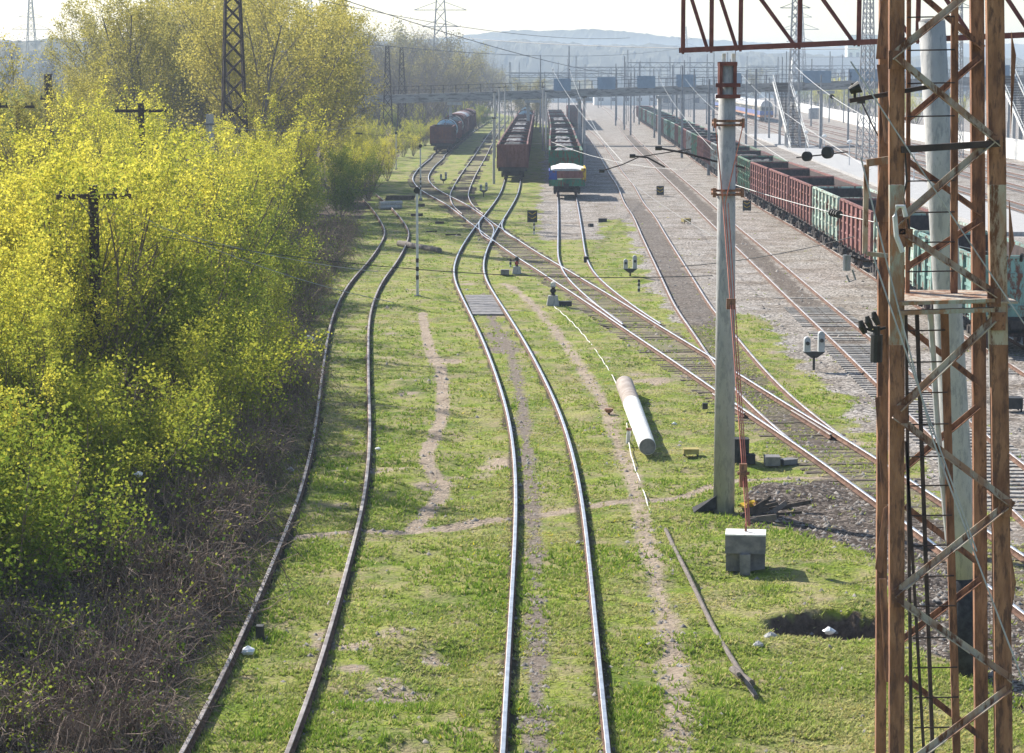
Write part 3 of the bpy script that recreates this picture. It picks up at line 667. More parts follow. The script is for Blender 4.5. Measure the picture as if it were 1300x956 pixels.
# ridges
def ridge(name, Y, x0, x1, top, depth, seed, amp, mname, c1, c2, trees=3.0):
    M[mname] = mat(mname, c1, c2, .05, .95)
    n = 700; X1 = np.linspace(x0, x1, n); mb = MB(); rows = 20
    rs = np.random.RandomState(seed)
    h = np.interp(np.linspace(0, 1, n), np.linspace(0, 1, len(top)), top)
    for _ in range(3): h = np.convolve(np.pad(h, 12, 'edge'), np.ones(25)/25, 'valid')
    V = []
    for k in range(rows):
        t = k/(rows-1); prof = math.sin(t*PI)**.7; yy = np.full(n, Y+depth*(t-.5))
        z = -1+(h+(vnoise(X1, yy, 60, seed)-.5)*amp*4)*prof+((vnoise(X1, yy, 9, seed+1)-.4)*trees*1.6+(vnoise(X1, yy, 3.5, seed+2)-.5)*trees)*(0 < k < rows-1)
        V += list(zip(X1, yy, z))
    mb.add(V, [(k*n+i, k*n+i+1, (k+1)*n+i+1, (k+1)*n+i) for k in range(rows-1) for i in range(n-1)])
    o = mb.build(name, mname); return tag(o, kind='structure')
ridge('hills', 3400, -600, 2600, [40, 46, 58, 76, 86, 66, 58, 62, 64, 70, 78, 86, 92, 96, 96, 90, 92, 88, 80], 500, 3, 1.5, 'hill_mat', (.05, .06, .04), (.075, .08, .05), 2)
ridge('hills', 2000, -900, 900, [42, 46, 48, 42, 44, 46, 38, 42, 44, 36, 28, 30, 18, 14, 12, 12], 300, 5, 1.5, 'hill_mat2', (.05, .055, .04), (.08, .08, .05), 2.2)
ridge('hills', 1150, -420, 40, [22, 26, 24, 30, 28, 30, 28, 26, 24, 24, 16, 10, 6], 150, 9, 1.8, 'hill_mat3', (.05, .06, .03), (.13, .12, .07), 2.4)
# ---------------------------------------------------------------- wagons
ORD = ['first', 'second', 'third', 'fourth', 'fifth', 'sixth', 'seventh', 'eighth', 'ninth', 'tenth', 'eleventh', 'twelfth', 'thirteenth', 'fourteenth', 'fifteenth', 'sixteenth', 'seventeenth', 'eighteenth', 'nineteenth', 'twentieth']
def bogie(par, x):
    b = MB()
    for s in (-1, 1):
        b.box((x, s*1.02, .50), (2.3, .16, .34)); b.box((x, s*1.02, .34), (.7, .20, .22))
        for dx in (-.93, .93): b.box((x+dx, s*1.04, .48), (.34, .22, .30))
    b.box((x, 0, .62), (.5, 2.3, .30))
    o = b.build('bogie', 'chassis', par)
    for dx in (-.93, .93):
        w = MB(); w.tube([(x+dx, -1.0, .475), (x+dx, 1.0, .475)], .08, 8)
        for s in (-1, 1):
            w.tube([(x+dx, s*.735, .475), (x+dx, s*.865, .475)], .475, 20); w.tube([(x+dx, s*.70, .475), (x+dx, s*.735, .475)], .51, 20)
        w.build('wheelset', 'wheel', o)
    return o
def gondola(paintn, label, inner='interior'):
    t = thing('open_wagon', label, 'wagon')
    L, W, z0, z1 = 12.75, 3.10, 1.28, 3.48
    for s in (-1, 1):
        m = MB(); y = s*(W/2-.10)
        m.box((0, y, (z0+z1)/2), (L, .05, z1-z0), 0)
        n = 8
        for i in range(n):
            x = -L/2+.09+i*(L-.18)/(n-1); m.box((x, s*(W/2-.03), (z0+z1)/2-.03), (.17 if 0 < i < n-1 else .22, .14, z1-z0+.18), 0)
        for i in range(n-1):
            x = -L/2+.09+(i+.5)*(L-.18)/(n-1)
            for zz in (z0+.55, z0+1.1, z0+1.65): m.box((x, y+s*.045, zz), ((L-.18)/(n-1)-.26, .05, .10), 0)
        m.build('side_wall', paintn, t)
        r = MB(); r.box((0, s*(W/2-.07), z1+.05), (L+.02, .16, .11)); r.build('top_rim', paintn, t)
        e = MB(); x = s*(L/2+.03)
        e.box((x, 0, (z0+z1)/2), (.05, W-.26, z1-z0)); e.box((x+s*.03, 0, z1+.04), (.14, W-.34, .12))
        for zz in (z0+.35, z0+.95, z0+1.55): e.box((x+s*.07, 0, zz), (.10, W-.3, .16))
        for yy in (-1.36, 1.36): e.box((x+s*.08, yy, (z0+z1)/2), (.12, .16, z1-z0))
        e.build('end_wall', paintn, t)
    li = MB()
    for s in (-1, 1): li.box((0, s*(W/2-.155), (z0+z1)/2), (L-.2, .02, z1-z0)); li.box((s*(L/2-.03), 0, (z0+z1)/2), (.02, W-.36, z1-z0))
    li.box((0, 0, 1.285), (L-.2, W-.36, .02)); li.build('lining', 'interior', t)
    f = MB(); f.box((0, 0, 1.20), (12.9, 2.7, .14)); f.box((0, 0, 1.02), (12.4, .42, .26))
    for s in (-1, 1): f.box((s*6.5, 0, 1.05), (.22, 2.9, .32)); f.box((0, s*1.35, 1.16), (12.6, .12, .2))
    for i in range(7): f.box((-5.4+i*1.8, 0, 1.06), (.14, 2.8, .16))
    f.box((1.2, .9, .85), (.9, .5, .4)); f.tube([(-2.2, -.9, .85), (-1.1, -.9, .85)], .2, 10)
    f.build('underframe', 'chassis', t)
    for s in (-1, 1):
        bogie(t, s*4.33)
        c = MB(); c.box((s*6.68, 0, 1.03), (.62, .26, .26)); c.box((s*6.9, s*.05, 1.03), (.16, .42, .34)); c.build('coupler', 'chassis', t)
    ld = MB()
    for s in (-1, 1):
        for i in range(4): ld.beam((s*6.2, -s*1.60, 1.25+.5*i), (s*5.8, -s*1.60, 1.25+.5*i), .03)
    ld.build('ladder', paintn, t)
    return t
def tank(paintn, label):
    t = thing('tank_wagon', label, 'wagon')
    m = MB(); xsn = [-5.4, -5.25, -4.9, 4.9, 5.25, 5.4]; m.tube([(x, 0, 2.75) for x in xsn], [.5, 1.1, 1.5, 1.5, 1.1, .5], 24)
    m.build('barrel', paintn, t, False)
    m = MB(); m.tube([(0, 0, 4.1), (0, 0, 4.5)], .35, 12); m.box((0, 0, 4.3), (2.2, 1.3, .05)); m.build('dome', 'chassis', t)
    m = MB()
    for x in (-3.6, 3.6): m.tube([(x, 1.53*math.cos(a), 2.75+1.53*math.sin(a)) for a in [PI*k/12 for k in range(13)]], .05, 4)
    m.build('strap', 'chassis', t)
    f = MB(); f.box((0, 0, 1.12), (12.0, .5, .3))
    for s in (-1, 1): f.box((s*5.9, 0, 1.12), (.3, 2.9, .35)); f.box((s*4.3, 0, 1.35), (.7, 2.2, .4))
    f.build('underframe', 'chassis', t)
    for s in (-1, 1): bogie(t, s*3.9)
    return t
def boxwagon(paintn, label):
    t = thing('covered_wagon', label, 'wagon')
    m = MB(); m.box((0, 0, 2.5), (13.0, 2.9, 2.5))
    for i in range(12):
        for s in (-1, 1): m.box((-6.3+i*1.145, s*1.47, 2.5), (.12, .08, 2.5))
    m.build('body', paintn, t)
    m = MB(); vs = []
    for x in (-6.6, 6.6):
        for k in range(9): a = PI*k/8; vs.append((x, 1.52*math.cos(a), 3.75+.75*math.sin(a)))
    m.add(vs, [(k, k+1, k+10, k+9) for k in range(8)]+[tuple(range(9))[::-1], tuple(range(9, 18))]); m.build('roof', 'roof' if paintn != 'wagon_brown' else paintn, t)
    m = MB()
    for s in (-1, 1): m.box((0, s*1.52, 2.45), (2.0, .06, 2.2))
    m.build('door', paintn, t)
    f = MB(); f.box((0, 0, 1.12), (13.0, 2.4, .25)); f.build('underframe', 'chassis', t)
    for s in (-1, 1): bogie(t, s*4.6)
    return t
def along(line, y):
    # point and heading on the line at world y
    L = line
    for a, b in zip(L[:-1], L[1:]):
        if (a.y-y)*(b.y-y) <= 0 and a.y != b.y:
            t = (y-a.y)/(b.y-a.y); return a.lerp(b, t), math.atan2(abs(b.y-a.y), (b.x-a.x)*(1 if b.y > a.y else -1))
    p = L[-1]; return p.copy(), PI/2
protos = {}
def place_wagon(kind, paintn, line, y, label, group):
    p, a = along(line, y); key = (kind, paintn); loc = (p.x, p.y, RT)
    fn = {'open': gondola, 'tank': tank, 'box': boxwagon}[kind]
    if key not in protos:
        protos[key] = o = fn(paintn, label); o.location = loc; o.rotation_euler = (0, 0, a); o['group'] = group
    else: o = copytree(protos[key], loc, a, None, label, group)
    return o, a
def heap(o, a, h, mname, label, group, seed):
    # load heaped inside an open wagon
    r = np.random.RandomState(seed); nx_, ny_ = 26, 9; mb = MB(); V = []
    for i in range(nx_):
        for j in range(ny_):
            u = i/(nx_-1); v2 = j/(ny_-1); x = (u-.5)*12.5; y = (v2-.5)*2.72
            e = min(1, 4*min(v2, 1-v2)+.1)*min(1, 10*min(u, 1-u)+.15)
            V.append((x, y, 2.85+h*e*(.75+.25*math.cos(u*PI*6))+r.randn()*.06*e))
    mb.add(V, [(i*ny_+j, (i+1)*ny_+j, (i+1)*ny_+j+1, i*ny_+j+1) for i in range(nx_-1) for j in range(ny_-1)])
    b = len(mb.v); V2 = [(x, y, 1.29) for x, y in ((-6.25, -1.36), (6.25, -1.36), (6.25, 1.36), (-6.25, 1.36))]
    mb.add(V2, [(0, 3, 2, 1)])
    # skirt
    rim = [i*ny_ for i in range(nx_)]+[(nx_-1)*ny_+j for j in range(1, ny_)]+[i*ny_+ny_-1 for i in range(nx_-2, -1, -1)]+[j for j in range(ny_-2, 0, -1)]
    vs = [mb.v[k] for k in rim]; n = len(vs)
    mb.add(vs+[(x, y, 1.29) for x, y, z in vs], [(k, (k+1) % n, (k+1) % n+n, k+n) for k in range(n)])
    q = mb.build('wagon_load', mname); q.location = o.location; q.rotation_euler = (0, 0, a); tag(q, label, 'load', group)
L6 = LINES['T6']
seq = ['wagon_teal', 'wagon_teal', 'wagon_teal', 'wagon_pale', 'wagon_maroon', 'wagon_pale', 'wagon_maroon', 'wagon_maroon', 'wagon_maroon', 'wagon_green', 'wagon_brown', 'wagon_green', 'wagon_grey', 'wagon_brown', 'wagon_maroon', 'wagon_darkgreen', 'wagon_grey', 'wagon_maroon', 'wagon_green', 'wagon_brown', 'wagon_teal', 'wagon_darkgreen', 'wagon_teal', 'wagon_brown', 'wagon_teal', 'wagon_brown', 'wagon_teal', 'wagon_green', 'wagon_grey', 'wagon_teal', 'wagon_brown', 'wagon_teal', 'wagon_brown', 'wagon_green', 'wagon_maroon', 'wagon_brown']
seq = seq[2:]
cn = {'wagon_teal': 'light teal', 'wagon_pale': 'pale mint green', 'wagon_maroon': 'dusty red', 'wagon_brown': 'dark brown red', 'wagon_green': 'mid green', 'wagon_grey': 'grey green', 'wagon_darkgreen': 'dark green'}
y = 84.2+6.96; G6 = 'open wagons of the long train on the right'; k = 0
while y < 560:
    cc = seq[k % len(seq)]
    if k < 14: lab = f'{cn[cc]} open wagon, {ORD[k]} from the near end of the long right-hand train'
    else: lab = f'{cn[cc]} open wagon, number {k+1} from the near end of the long right-hand train'
    o, a = place_wagon('open', cc, L6, y, lab, G6)
    if k in (7, 8) or k > 9: heap(o, a, .55, 'coal', f'coal heap in the {ORD[k] if k < 20 else str(k+1)+"th"} wagon from the near end of the right-hand train', 'coal heaps in the right-hand train', k)
    q, _ = along(L6, y+10); dy = 13.92*math.sin(a); y += dy; k += 1
L2 = LINES['B']; y = 229+6.96
for k in range(19):
    lab = f'dark red open wagon, {ORD[k]} from the near end of the middle parked train'
    kind = 'tank' if k in (14, 18) else 'open'
    if kind == 'tank': lab = f'tank wagon in the middle parked train, {ORD[k]} from its near end'
    o, a = place_wagon(kind, 'wagon_brown' if k % 4 else 'wagon_maroon', L2, y, lab, 'wagons of the middle parked train') if kind == 'open' else place_wagon('tank', 'skyblue', L2, y, lab, 'wagons of the middle parked train')
    if kind == 'open' and k in (0, 1, 2, 4, 5, 7, 8, 10): heap(o, a, .75, 'grit' if k % 2 else 'coal', f'heaped load in the {ORD[k]} wagon of the middle dark red train', 'loads of the middle dark red train', 40+k)
    y += 13.92
L3 = LINES['T3']; y = 210+6.96
for k in range(20):
    cc = 'wagon_darkgreen' if k in (0, 3, 9) else ('wagon_brown' if k % 3 else 'wagon_grey')
    o, a = place_wagon('open', cc, L3, y, f'{cn[cc]} open wagon, {ORD[k]} behind the small flat wagon with the white cover', 'open wagons behind the flat wagon')
    if k in (0, 1, 2, 3, 5, 6, 9, 11, 12): heap(o, a, .7, 'grit', f'grey gravel heaped in the {ORD[k]} wagon behind the flat wagon with white cover', 'gravel loads behind the flat wagon', 60+k)
    y += 13.92
L1 = LINES['D']; y = 315+6.96
for k, (kind, cc) in enumerate([('open', 'wagon_brown'), ('tank', 'skyblue'), ('open', 'wagon_maroon'), ('tank', 'wagon_grey'), ('box', 'wagon_brown'), ('box', 'wagon_maroon'), ('box', 'wagon_brown'), ('open', 'wagon_brown'), ('box', 'wagon_brown')]):
    nm = {'open': 'open wagon', 'tank': 'tank wagon', 'box': 'covered wagon'}[kind]
    place_wagon(kind, cc, L1, y, f'{nm}, {ORD[k]} from the near end of the short train at the left', 'wagons of the short train at the left'); y += 13.6
y = 470
for k in range(8):
    p = Vector((13.2+(y-470)*.02, y, RT)); place_wagon('open', 'wagon_brown', [Vector((13.2-.4, 450, RT)), Vector((13.2+.02*400-.4, 870, RT))], y, f'dark open wagon under the footbridge right of the gravel train, {ORD[k]} from near end', 'dark wagons under the footbridge'); y += 13.92
# small flat wagon with coloured boards
p, a = along(L3, 200.5)
t = thing('flat_wagon', 'small flat wagon with blue, yellow and brown boards in front of the gravel train', 'wagon', (p.x, p.y, RT), a)
m = MB(); m.box((0, 0, 1.18), (9.6, 3.0, .2)); m.box((-4.85, 0, 1.25), (.25, 3.1, .55)); m.box((4.85, 0, 1.15), (.25, 3.0, .35)); m.build('frame', 'wagon_darkgreen', t)
m = MB(); m.box((-4.9, -.25, 1.95), (.12, 2.2, .62)); m.build('end_board', 'wagon_maroon', t)
m = MB(); m.box((-1.5, 1.52, 1.85), (6.6, .10, .85)); m.box((-4.78, 1.2, 1.9), (.14, .75, .75)); m.build('side_board', 'blue', t)
m = MB(); m.box((-1.5, -1.55, 1.95), (6.6, .12, 1.1)); m.box((-4.78, -1.42, 1.95), (.16, .42, 1.1)); m.build('side_board', 'yellow', t)
for s in (-1, 1): bogie(t, s*3.0)
m = MB(); m.box((-5.2, 0, 1.03), (.6, .26, .26)); m.box((-5.45, .05, 1.03), (.18, .42, .34)); m.build('coupler', 'chassis', t)
m = MB(); V = []; r = random.Random(4)
for i in range(12):
    for j in range(8): V.append((-4.7+i*.8, -1.5+j*.41, 2.35+.26*math.sin(PI*j/7)*(1 if i else .6)+r.uniform(-.05, .05)))
n = len(V); m.add(V+[(x, y_, 2.28) for x, y_, z in V], [(i*8+j, (i+1)*8+j, (i+1)*8+j+1, i*8+j+1) for i in range(11) for j in range(7)]+[(n+i*8+j, n+i*8+j+1, n+(i+1)*8+j+1, n+(i+1)*8+j) for i in range(11) for j in range(7)]+[(j, j+1, n+j+1, n+j) for j in range(7)])
c_ = m.build('tarpaulin', 'white'); c_.location = (p.x, p.y, RT); c_.rotation_euler = (0, 0, a); tag(c_, 'crumpled white tarpaulin over the load of the small flat wagon', 'tarpaulin')
# ---------------------------------------------------------------- passenger train
KL = [Vector((47.6+.038*(y-217), y, RT)) for y in (300, 1200)]
y = 552; pc0 = None
for k in range(9):
    p, a = along(KL, y); lab = f'blue and white passenger coach, {ORD[k]} from the near end of the passenger train'
    if k == 0:
        t = thing('rail_coach', 'cream and blue driving coach at the near end of the passenger train', 'train coach', (p.x, p.y, RT), a)
        m = MB(); m.box((0, 0, 1.35), (25, 3.1, .5)); m.build('skirt', 'orange', t)
        m = MB(); m.box((0, 0, 2.1), (25, 3.14, 1.0)); m.build('lower_body', 'coach_blue', t)
        m = MB(); m.box((0, 0, 3.1), (24.9, 3.1, 1.0)); m.build('upper_body', 'cream', t)
        for i in range(10):
            m = MB()
            for s in (-1, 1): m.box((-10.5+i*2.3, s*1.56, 3.0), (1.3, .05, .75))
            m.build('window', 'window', t)
        m = MB(); m.box((-12.48, 0, 3.05), (.08, 2.3, .8)); m.build('windscreen', 'window', t)
        m = MB(); m.tube([(-12.2, 0, 3.7), (12.2, 0, 3.7)], 1.35, 16); m.build('roof', 'roof', t)
        for s in (-1, 1): bogie(t, s*8.8)
        pc0 = t; t['group'] = 'coaches of the passenger train'
    else: copytree(pc0, (p.x, p.y, RT), a, None, lab, 'coaches of the passenger train')
    y += 25.6
# ---------------------------------------------------------------- footbridge
t = thing('footbridge', 'long grey footbridge spanning all the tracks with railings and blue panels', 'bridge', (0, 0, 0))
BY = 360.0
def bz(x): return 6.35+.0305*(x+22.5)+(-.00012*(x-30)**2+.33 if False else 0)
xl, xr = -24.3, 92.0
sp_ = [xl+i*(xr-xl)/10 for i in range(11)]
for x0, x1 in zip(sp_[:-1], sp_[1:]):
    m = MB()
    for yy in (BY-1.35, BY+1.35): m.beam((x0+.03, yy, bz(x0)+.65), (x1-.03, yy, bz(x1)+.65), 1.3, .25)
    m.beam((x0+.03, BY, bz(x0)+1.28), (x1-.03, BY, bz(x1)+1.28), 2.4, .14, 0, (0, 0, 1))
    m.build('girder', 'bridge', t)
for yy in (BY-1.4, BY+1.4):
    m = MB(); m.beam((xl, yy, bz(xl)+2.55), (xr, yy, bz(xr)+2.55), .06); m.beam((xl, yy, bz(xl)+1.95), (xr, yy, bz(xr)+1.95), .04)
    n = 60
    for i in range(n+1):
        x = xl+(xr-xl)*i/n; m.beam((x, yy, bz(x)+1.3), (x, yy, bz(x)+2.55), .06)
    m.build('railing', 'dark_steel', t)
for (xa, xb) in [(703, 724), (758, 780), (808, 830), (858, 881), (1018, 1051), (1077, 1110), (925, 938), (1160, 1190), (1240, 1275)]:
    X0 = (xa-650)/F*BY; X1 = (xb-650)/F*BY; xm = (X0+X1)/2
    for yy in (BY-1.47, BY+1.47): m = MB(); m.box((xm, yy, bz(xm)+2.1), (X1-X0, .05, 1.9)); m.build('side_panel', 'panel_blue', t)
for px in (460, 578, 676, 741, 842, 935, 1046, 1130, 1215, 1290):
    X0 = (px-650)/F*BY; m = MB(); m.box((X0-.7, BY, bz(X0)/2-.3), (.5, .6, bz(X0)-.3)); m.box((X0+.0, BY, bz(X0)-.35), (2.4, 3.0, .45)); m.build('pier', 'concrete', t)
# stairs at the left end
m = MB(); x1, z1 = xl-9.0, 1.2
m.beam((xl+.2, BY-1.35, bz(xl)+.9), (x1-2, BY-1.35, z1), .2, .5); m.beam((xl+.2, BY+1.35, bz(xl)+.9), (x1-2, BY+1.35, z1), .2, .5)
for i in range(30):
    f_ = i/30; m.box((xl-.3-(9+1)*f_, BY, bz(xl)+1.1-(bz(xl)-.2)*f_), (.34, 2.6, .06))
for i in range(6):
    f_ = i/5.5; m.beam((xl-10*f_, BY-1.4, bz(xl)+1-(bz(xl))*f_), (xl-10*f_, BY-1.4, bz(xl)+2.3-(bz(xl))*f_), .06)
m.beam((xl, BY-1.4, bz(xl)+2.5), (xl-10, BY-1.4, bz(xl)-3.4), .06)
m.build('stair', 'concrete', t)
def bridge_stair(cx, w):
    m = MB(); top = bz(cx)+1.35; n = 44; run = 24.0
    for i in range(n):
        f_ = (i+.5)/n; m.box((cx, BY-1.6-run*f_, top*(1-f_)+.05), (w-.1, run/n*.93, .16))
    m.build('stair', 'dark_steel', t)
    for s in (-1, 1):
        m = MB(); m.beam((cx+s*w/2, BY-1.55, top+.1), (cx+s*w/2, BY-1.6-run, .15), .12, .42)
        m.beam((cx+s*w/2, BY-1.55, top+1.2), (cx+s*w/2, BY-1.6-run, 1.1), .07)
        for i in range(12):
            f_ = i/11; m.beam((cx+s*w/2, BY-1.6-run*f_, top*(1-f_)), (cx+s*w/2, BY-1.6-run*f_, top*(1-f_)+1.1), .05)
        m.build('stringer', 'white', t)
    for f_ in (.3, .62):
        for s in (-1, 1): m = MB(); m.box((cx+s*(w/2-.3), BY-1.6-run*f_, top*(1-f_)/2-.2), (.35, .35, top*(1-f_)-.3)); m.build('pier', 'concrete', t)
bridge_stair(42.0, 2.6); bridge_stair(77.0, 2.6)
# ---------------------------------------------------------------- platform, wall, kiosk
m = MB(); Yp = [120, 217, 335, 420]; 
xc = lambda y: 42.0+.042*(y-217)-4.6
m.add([(xc(y)+dx, y, z) for y in (150, 420) for dx, z in ((-2.6, -.1), (2.6, -.1), (2.6, .28), (-2.6, .28))], [(0, 1, 2, 3), (7, 6, 5, 4), (0, 4, 5, 1), (1, 5, 6, 2), (2, 6, 7, 3), (3, 7, 4, 0)])
tag(m.build('platform', 'concrete'), 'low pale passenger platform beside the foot of the footbridge stairs', 'platform')
m = MB(); wl = [(1010, 126), (1060, 136), (1130, 149), (1180, 158), (1300, 180)]
pts = [Vector(((x-650)/F*CH*F/(yb-100), CH*F/(yb-100), 0)) for x, yb in ((1012, 140), (1062, 151), (1130, 170), (1200, 186), (1300, 208))]
pts = [Vector((x, y, 0)) for x, y in ((96, 800), (89, 690), (81, 570), (74.5, 480), (69.5, 414), (66, 339), (63.5, 260))]
for a_, b_ in zip(pts[:-1], pts[1:]):
    n = int((b_-a_).length/6)
    for i in range(n): m.beam(a_.lerp(b_, i/n)+Vector((0, 0, 1.3)), a_.lerp(b_, (i+.97)/n)+Vector((0, 0, 1.3)), 2.6, .16)
tag(m.build('boundary_wall', 'white'), 'long white boundary wall beside the outermost track at the right', 'wall')
t = thing('kiosk', 'small grey round topped hut in front of the white wall', 'hut', tuple(G(1033, 151))); m = MB(); m.tube([(0, 0, 0), (0, 0, 2.6)], 1.4, 14); m.build('body', 'grey_steel', t); m = MB(); m.tube([(0, 0, 2.6), (0, 0, 2.85)], [1.5, 1.2], 14); m.build('roof', 'roof', t)
# ---------------------------------------------------------------- lattice masts
def lattice(name, h, wb, wt, matn, leg=.10, br=.05, panels=None, arms=(), label='x', cat='mast'):
    t = thing(name, label, cat); m = MB(); w = lambda z: wb+(wt-wb)*z/h; n = panels or int(h/ (wb*.95))
    for sx in (-1, 1):
        for sy in (-1, 1): m.beam((sx*wb/2, sy*wb/2, 0), (sx*wt/2, sy*wt/2, h), leg)
    m.build('legs', matn, t); m = MB(); z = 0; zs = [0]
    q = (wt/wb)**(1/n)
    tot = sum(q**i for i in range(n))
    for i in range(n): zs.append(zs[-1]+h*q**i/tot)
    for i in range(n):
        a, b = w(zs[i])/2, w(zs[i+1])/2
        for s in (-1, 1):
            m.beam((-a, s*a, zs[i]), (b, s*b, zs[i+1]), br); m.beam((a, s*a, zs[i]), (-b, s*b, zs[i+1]), br)
            m.beam((s*a, -a, zs[i]), (s*b, b, zs[i+1]), br); m.beam((s*a, a, zs[i]), (s*b, -b, zs[i+1]), br)
    m.build('bracing', matn, t)
    for (z, L) in arms:
        m = MB(); m.beam((-L, 0, z), (L, 0, z), br*1.6); m.beam((-L, 0, z), (-w(z)/2, 0, z+L*.3), br*1.2); m.beam((L, 0, z), (w(z)/2, 0, z+L*.3), br*1.2); m.build('crossarm', matn, t)
    return t
def PX(px, Y): return (px-650)/F*Y
o = lattice('lattice_mast', 20, 2.0, .62, 'dark_steel', .15, .08, 16, (), 'tall dark lattice mast rising in front of the golden trees at the left', 'mast'); o.location = (PX(299, 150), 150, 0); o.rotation_euler = (0, 0, .2)
lm = None
for i, (px, Y, h, lab) in enumerate([(458, 330, 15.5, 'rusty dark lattice mast at the left end of the footbridge'), (493, 350, 15.2, 'dark lattice mast behind the footbridge railing, middle of the left three'), (511, 372, 15.3, 'dark lattice mast behind the footbridge, rightmost of the left three')]):
    if i == 0: lm = lattice('lattice_mast', 15.5, 1.7, .45, 'dark_steel', .12, .06, 12, (), lab); o = lm
    else: o = copytree(lm, (0, 0, 0), 0, None, lab)
    o.location = (PX(px, Y), Y, 0); o.scale = (1, 1, h/15.5); o['group'] = 'lattice masts behind the left end of the footbridge'
sm = lattice('lattice_mast', 27, 1.9, .55, 'grey_steel', .13, .07, 20, ((20.5, 2.2),), 'tall pale lattice mast just right of the footbridge stairs, left of the rusty tower'); sm.location = (PX(1006, 335), 335, 0)
o = copytree(sm, (PX(1098, 290), 290, 0), .3, None, 'tall grey lattice mast close to the left side of the rusty tower'); 
o = copytree(sm, (PX(1212, 300), 300, 0), .1, (.8, .8, .95), 'tall grey lattice mast seen through the rusty tower')
pyl = lattice('transmission_pylon', 44, 6.5, 1.2, 'grey_steel', .28, .14, 12, ((26, 5.5), (31, 8.0), (36, 5.0)), 'large transmission pylon on the skyline behind the bare wood', 'pylon'); pyl.location = (PX(560, 700), 700, 0)
copytree(pyl, (PX(396, 1000), 1000, 0), .2, 1.05, 'faint distant pylon above the tall golden trees'); copytree(pyl, (PX(45, 900), 900, 0), .4, .95, 'faint distant pylon at the far left skyline'); copytree(pyl, (PX(1012, 900), 900, 0), .1, .95, 'distant transmission pylon on the skyline above the footbridge stairs')
copytree(pyl, (PX(868, 1500), 1500, 0), .1, 1.0, 'tiny hazy pylon on the skyline left of the concrete pole')
# distant yard masts and gantries
R2 = random.Random(21); ym = None
def simple_mast(h):
    t = thing('yard_mast', 'thin grey electrification mast in the hazy far yard', 'mast'); m = MB(); m.tube([(0, 0, 0), (0, 0, h)], [.19, .12], 6); m.build('pole', 'grey_steel', t)
    m = MB(); m.beam((0, 0, h*.62), (2.6, 0, h*.66), .07); m.beam((0, 0, h*.75), (2.5, 0, h*.66), .04); m.build('bracket', 'grey_steel', t); return t
def gantry(w, h):
    t = thing('yard_gantry', 'electrification gantry spanning tracks in the hazy far yard', 'gantry')
    for s in (-1, 1):
        m = MB(); m.beam((s*w/2-.35, 0, 0), (s*w/2-.12, 0, h+2.5), .14); m.beam((s*w/2+.35, 0, 0), (s*w/2+.12, 0, h+2.5), .14)
        for i in range(8): m.beam((s*w/2+(-1)**i*.3, 0, i*h/8), (s*w/2-(-1)**i*.3, 0, (i+1)*h/8), .07)
        m.build('leg', 'grey_steel', t)
    m = MB(); m.beam((-w/2, 0, h), (w/2, 0, h), .16); m.beam((-w/2, 0, h-.9), (w/2, 0, h-.9), .16); n = int(w/1.5)
    for i in range(n): m.beam((-w/2+i*w/n, 0, h-.9*(i % 2)), (-w/2+(i+1)*w/n, 0, h-.9*((i+1) % 2)), .08)
    m.build('crossbeam', 'grey_steel', t); return t
sm2 = simple_mast(12); gm = gantry(26, 11.5); first = True
SPOT = [(PX(x, Y), Y) for x, Y in ((865, 300), (899, 245), (918, 290), (946, 330), (958, 262), (975, 390), (800, 420), (830, 400), (858, 360), (880, 350), (905, 330), (1040, 330), (1075, 360))]
for i, (x, Y) in enumerate(SPOT):
    if i == 0: sm2.location = (x, Y, 0); sm2['group'] = 'thin masts between the long train and the passenger tracks'; sm2['label'] = 'thin grey mast with bracket between the long train and the footbridge'
    else: copytree(sm2, (x, Y, 0), R2.choice((0, PI)), (1, 1, R2.uniform(.75, 1.0)), 'thin grey mast with bracket between the long train and the footbridge', 'thin masts between the long train and the passenger tracks')
for i in range(75):
    Y = 430*(1300/430)**R2.random(); px = R2.uniform(640, 1130) if i % 3 else R2.uniform(690, 860)
    copytree(sm2, (PX(px, Y), Y, 0), R2.choice((0, PI)), (1, 1, R2.uniform(.95, 1.45)), 'thin grey electrification mast in the hazy far yard', 'electrification masts in the hazy far yard')
for i, (px, Y) in enumerate([(720, 520), (790, 640), (850, 560), (900, 760), (760, 820), (690, 760), (930, 620), (1000, 700), (830, 980), (740, 1100), (900, 1150), (1060, 800), (960, 950)]):
    if i == 0: gm.location = (PX(px, Y), Y, 0); gm['group'] = 'electrification gantries in the hazy far yard'
    else: copytree(gm, (PX(px, Y), Y, 0), 0, (R2.uniform(.8, 1.5), 1, R2.uniform(.95, 1.3)), 'electrification gantry spanning tracks in the hazy far yard', 'electrification gantries in the hazy far yard')
# far low buildings
def building(px, Y, w, d, h, wallm, lab):
    t = thing('building', lab, 'building', (PX(px, Y), Y, 0)); m = MB(); m.box((0, 0, h/2), (w, d, h)); m.build('wall', wallm, t); m = MB(); m.box((0, 0, h+.15), (w+.6, d+.6, .3)); m.build('roof', 'roof', t)
    for i in range(int(w/5)):
        m = MB(); m.box((-w/2+2.5+i*5, -d/2-.03, h*.55), (2.2, .08, h*.3)); m.build('window', 'window', t)
building(795, 900, 26, 12, 4.2, 'white', 'low white shed in the far yard above the footbridge deck')
building(742, 1000, 34, 12, 4.5, 'white', 'long white shed in the far yard left of the other one')
building(868, 780, 18, 10, 5.5, 'brick', 'pale yard building in the haze left of the concrete pole')
building(1060, 1500, 60, 14, 24, 'white', 'hazy pale apartment block on the far right hillside')
building(1105, 1700, 40, 14, 42, 'white', 'tallest hazy apartment block on the far hillside')
building(640, 1050, 22, 12, 5, 'brick', 'small hazy building at the edge of the far wood')
building(930, 1250, 60, 14, 6, 'white', 'long pale shed at the foot of the hazy hills')
